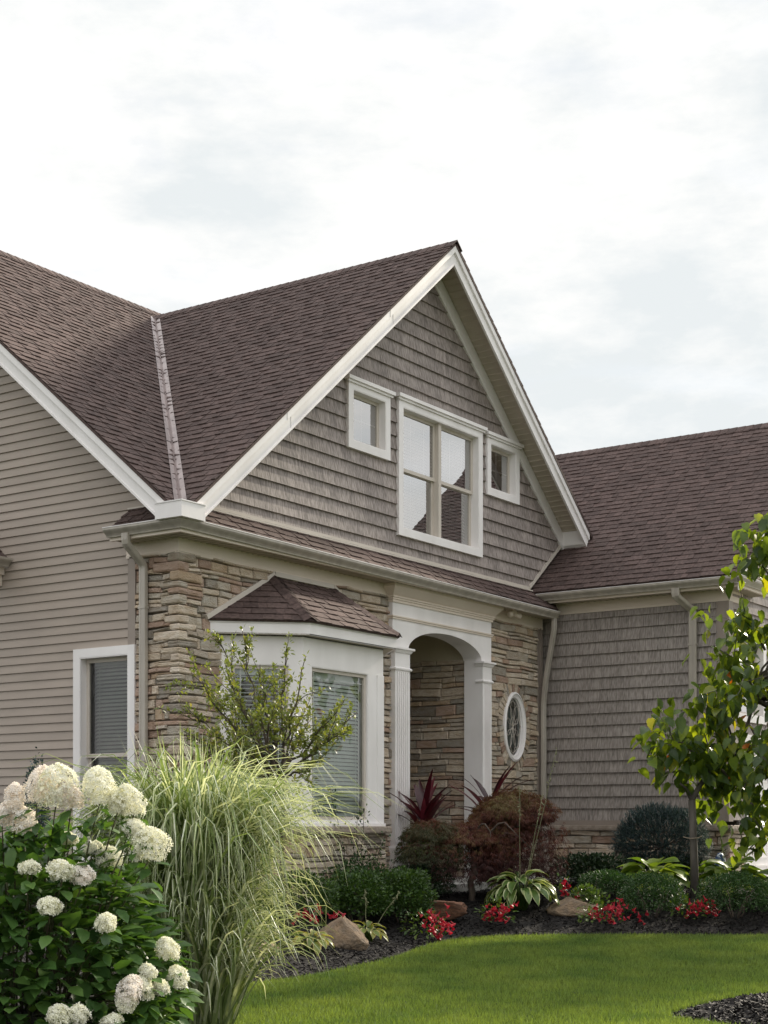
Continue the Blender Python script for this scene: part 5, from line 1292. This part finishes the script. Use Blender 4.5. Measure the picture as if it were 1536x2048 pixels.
mb = MB(); q_ = tpt(1390, 1676, -.06); mb.tube([tuple(tpt(1366, 1674, -.06)), tuple(tpt(1380, 1677, -.06)), tuple(tpt(1396, 1676, -.06)), tuple(tpt(1404, 1672, -.06))], .007, 6); child(mb, 'tree_tie', MATS['rope'], tr)
# ---------------- weeping japanese maple
mx, my = 3.12, -1.80; z_ = gz(mx, my); jm = empty('japanese_maple', (mx, my, z_)); tag(jm, 'low weeping bronze japanese maple in front of the arched entry', 'tree')
top = np.array([mx+.25, my-.15, 1.55])
def dome(lf, c, rx, ry, rz, n, m=None, drop=.9, thick=.25, size=.06):
    th = rng.uniform(0, 2*pi, n); u = rng.random(n)**.7; rad = u; zz = np.sqrt(np.maximum(0, 1-rad**2)); rr = 1-thick*rng.random(n)**1.5
    hang = (u > .85)*rng.random(n)*drop
    L = 1+.10*np.sin(th*4+1)+.07*np.sin(th*9)
    P = np.stack([c[0]+rx*rad*np.cos(th)*rr*L, c[1]+ry*rad*np.sin(th)*rr*L, c[2]+rz*(zz*rr*L-.0)-hang], -1)
    D = nrm(np.stack([np.cos(th)*.8*rad, np.sin(th)*.8*rad, -.35-.9*rad], -1)+rng.normal(size=(n, 3))*.35)
    T = [(0, 0, 0), (.5, .05, 0), (1, 0, -.1), (.5, -.05, 0), (.35, .30, -.02), (.8, .42, -.1), (.4, .2, 0), (.35, -.30, -.02), (.8, -.42, -.1), (.4, -.2, 0)]
    hh = (P[:, 2]-c[2])/rz; inst(lf, T, [(0, 3, 2, 1), (0, 6, 5, 4), (0, 7, 8, 9)], P, rotmats(D, rng.uniform(-.8, .8, n)), rng.uniform(.7, 1.3, n)*size, np.clip(.12+.5*hh+.35*lump(P, 9., 2.)+rng.normal(0, .16, n), 0, 1))  # golder toward the top; highlights and dark clumps are put into the colour
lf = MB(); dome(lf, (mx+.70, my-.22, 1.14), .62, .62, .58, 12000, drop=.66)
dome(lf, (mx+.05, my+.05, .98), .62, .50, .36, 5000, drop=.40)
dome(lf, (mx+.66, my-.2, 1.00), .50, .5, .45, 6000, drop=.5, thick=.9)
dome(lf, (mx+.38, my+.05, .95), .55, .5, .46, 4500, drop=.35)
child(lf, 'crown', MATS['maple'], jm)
lf = MB(); dome(lf, (mx-.36, my+.30, 1.02), .46, .42, .36, 4200, drop=.22); child(lf, 'crown', MATS['mapleg'], jm)['label'] = 'greener and redder left lobe of the crown'
mb = MB(); tp = (mx+.05, my, z_-.05); stems_tube(mb, curve(tp, (mx+.12, my-.02, 1.05), 0, 6, .02), .045, .03, 8)
for k in range(12):
    a = 2*pi*k/12; e_ = (mx+.45+.7*cos(a), my-.1+.6*sin(a), 1.05+random.uniform(-.2, .25)); stems_tube(mb, curve((mx+.12, my-.02, 1.03), e_, .22, 7, .02), .018, .005, 6)
child(mb, 'trunk', 'bark', jm)
# ---------------- blue globe spruce on a stem
sx, sy = 7.05, -2.50; z_ = gz(sx, sy); sp = empty('blue_spruce', (sx, sy, z_)); tag(sp, 'round dwarf blue spruce on a short stem before the garage wall', 'conifer')
P, d = shell(3600, (sx, sy, 1.10), (.60, .60, .45), .30, -.9, 3., .10, 5); n = len(P)
k = 24; PP = np.repeat(P, k, 0); DD = np.repeat(nrm(d+np.array([0, 0, .25])+rng.normal(size=d.shape)*.25), k, 0); t = rng.random(len(PP))[:, None]
PP = PP+DD*t*.10; ND = nrm(DD*.9+rng.normal(size=DD.shape)*.75)
mb = MB(); inst(mb, [(0, -.09, 0), (1, 0, 0), (0, .09, 0)], [(0, 1, 2)], PP, rotmats(ND), rng.uniform(.03, .045, len(PP)), np.clip(np.repeat(rng.random(n), k)*.6+t[:, 0]*.4, 0, 1)); child(mb, 'crown', MATS['spruce'], sp)
mb = MB(); stems_tube(mb, [(sx, sy, z_-.05), (sx+.01, sy, .9), (sx, sy, 1.2)], .05, .03, 8)
for i in range(14):
    e_ = P[random.randrange(n)]; stems_tube(mb, [(sx, sy, 1.05), tuple((e_+np.array([sx, sy, 1.05]))/2+rng.normal(size=3)*.02), tuple(e_)], .012, .004, 4)
child(mb, 'trunk', 'bark', sp)
# ---------------- pots with cordylines
def pot(label, x, y, z, h, rope):
    o = empty('plant_pot', (x, y, z)); tag(o, label, 'pot', 'dark glazed pots on the porch'); mb = MB()
    mb.lathe((x, y, z), [(.0, 0), (.13, 0), (.15, .03), (.21, h*.75), (.215, h*.86), (.235, h*.88), (.24, h), (.215, h), (.20, h*.9), (.0, h*.88)], 28); child(mb, 'body', MATS['terra'], o)
    if rope:
        r_ = MB(); pts = []
        for i in range(13):
            t = i/12; a = YAW+pi-.75+1.5*t; rr = .245-.02*sin(pi*t); pts.append((x+rr*cos(a), y+rr*sin(a), z+h*.86-.17*sin(pi*t)))
        r_.tube(pts, .011, 6); child(r_, 'rope', MATS['rope'], o)
    return o
def cordyline(label, x, y, z, h, n, spread=1.):
    o = empty('cordyline_plant', (x, y, z)); tag(o, label, 'plant', 'burgundy cordylines in the porch pots'); mb = MB()
    for i in range(n):
        a = random.uniform(0, 2*pi); el = random.uniform(.15, 1.25)*spread; L_ = h*random.uniform(.55, .9)*(1.1-.3*el); V = []; k = 6; zz = z+h*random.uniform(.1, .35)
        for j in range(k+1):
            t = j/k; e2 = el+.5*t*t; r_ = L_*t*sin(el+.25*t); w_ = .085*math.sin(pi*min(1, .12+t*.86))+.002
            for s_ in (-1, 0, 1): V.append((x+r_*cos(a)-s_*w_*sin(a)*.5, y+r_*sin(a)+s_*w_*cos(a)*.5, zz+L_*t*cos(el+.35*t)+abs(s_)*.008))
        mb.add(V, [(j*3+q_, j*3+q_+1, j*3+q_+4, j*3+q_+3) for j in range(k) for q_ in (0, 1)], random.random(), True)
    child(mb, 'leaves', MATS['cord'], o); s_ = MB(); s_.tube([(x, y, z-.1), (x, y, z+h*.4)], [.02, .015], 7); child(s_, 'stem', 'bark', o)
def potred(label, x, y, z, r_, n):
    o = empty('begonia', (x, y, z)); tag(o, label, 'flowers', 'red flowers in the porch pots')
    P, d = shell(900, (x, y, z), (r_, r_, .16), .8, -.5, 1., .3, 6); P[:, 2] -= (np.hypot(P[:, 0]-x, P[:, 1]-y) > .22)*.1
    mb = MB(); inst(mb, LEAF_T, LEAF_F, P, rotmats(nrm(d+rng.normal(size=d.shape)*.5)), rng.uniform(.04, .07, len(P)), rng.beta(2, 3, len(P))); child(mb, 'foliage', MATS['beg'], o)
    P, d = shell(n*2, (x, y, z-.02), (r_*1.08, r_*1.08, .2), .15, -.7, 1., .2, 6); mb = MB(); inst(mb, flo, ff, P, rotmats(rdir(len(P))), rng.uniform(.03, .05, len(P)), rng.random(len(P))); child(mb, 'flowers', MATS['red'], o)
p1_ = at(.515, 20.25, 0); pot('dark glazed pot with a rope swag beside the left pilaster', p1_[0], p1_[1], .60, .50, True)
cordyline('tall burgundy cordyline rising before the alcove stone', p1_[0], p1_[1], 1.08, 1.0, 24, .60)
potred('red flowers spilling over the pot beside the left pilaster', p1_[0], p1_[1], 1.12, .30, 50)
p2_ = at(1.40, 20.6, 0); pot('dark glazed pot hidden behind the weeping maple', p2_[0], p2_[1], .60, .50, False)
cordyline('burgundy cordyline showing above the maple before the right pilaster', p2_[0], p2_[1], 1.25, 1.0, 20, .85)
potred('red flowers in the pot behind the weeping maple', p2_[0], p2_[1], 1.12, .28, 30)
# ---------------- garden ornament
ox, oy, oz = at(4.30, 19.9, .45); o = empty('garden_ornament', (ox, oy, gz(ox, oy))); tag(o, 'small white and blue glass ornament above the hostas near the garage corner', 'ornament')
mb = MB(); mb.lathe((ox, oy, .72), [(.0, 0), (.05, .03), (.075, .12), (.065, .21), (.03, .27), (0, .28)], 16); child(mb, 'glass_body', MATS['egg'], o)
mb = MB(); mb.tube([(ox, oy, gz(ox, oy)-.05), (ox, oy, .73)], .01, 6); child(mb, 'stake', 'graybark', o)
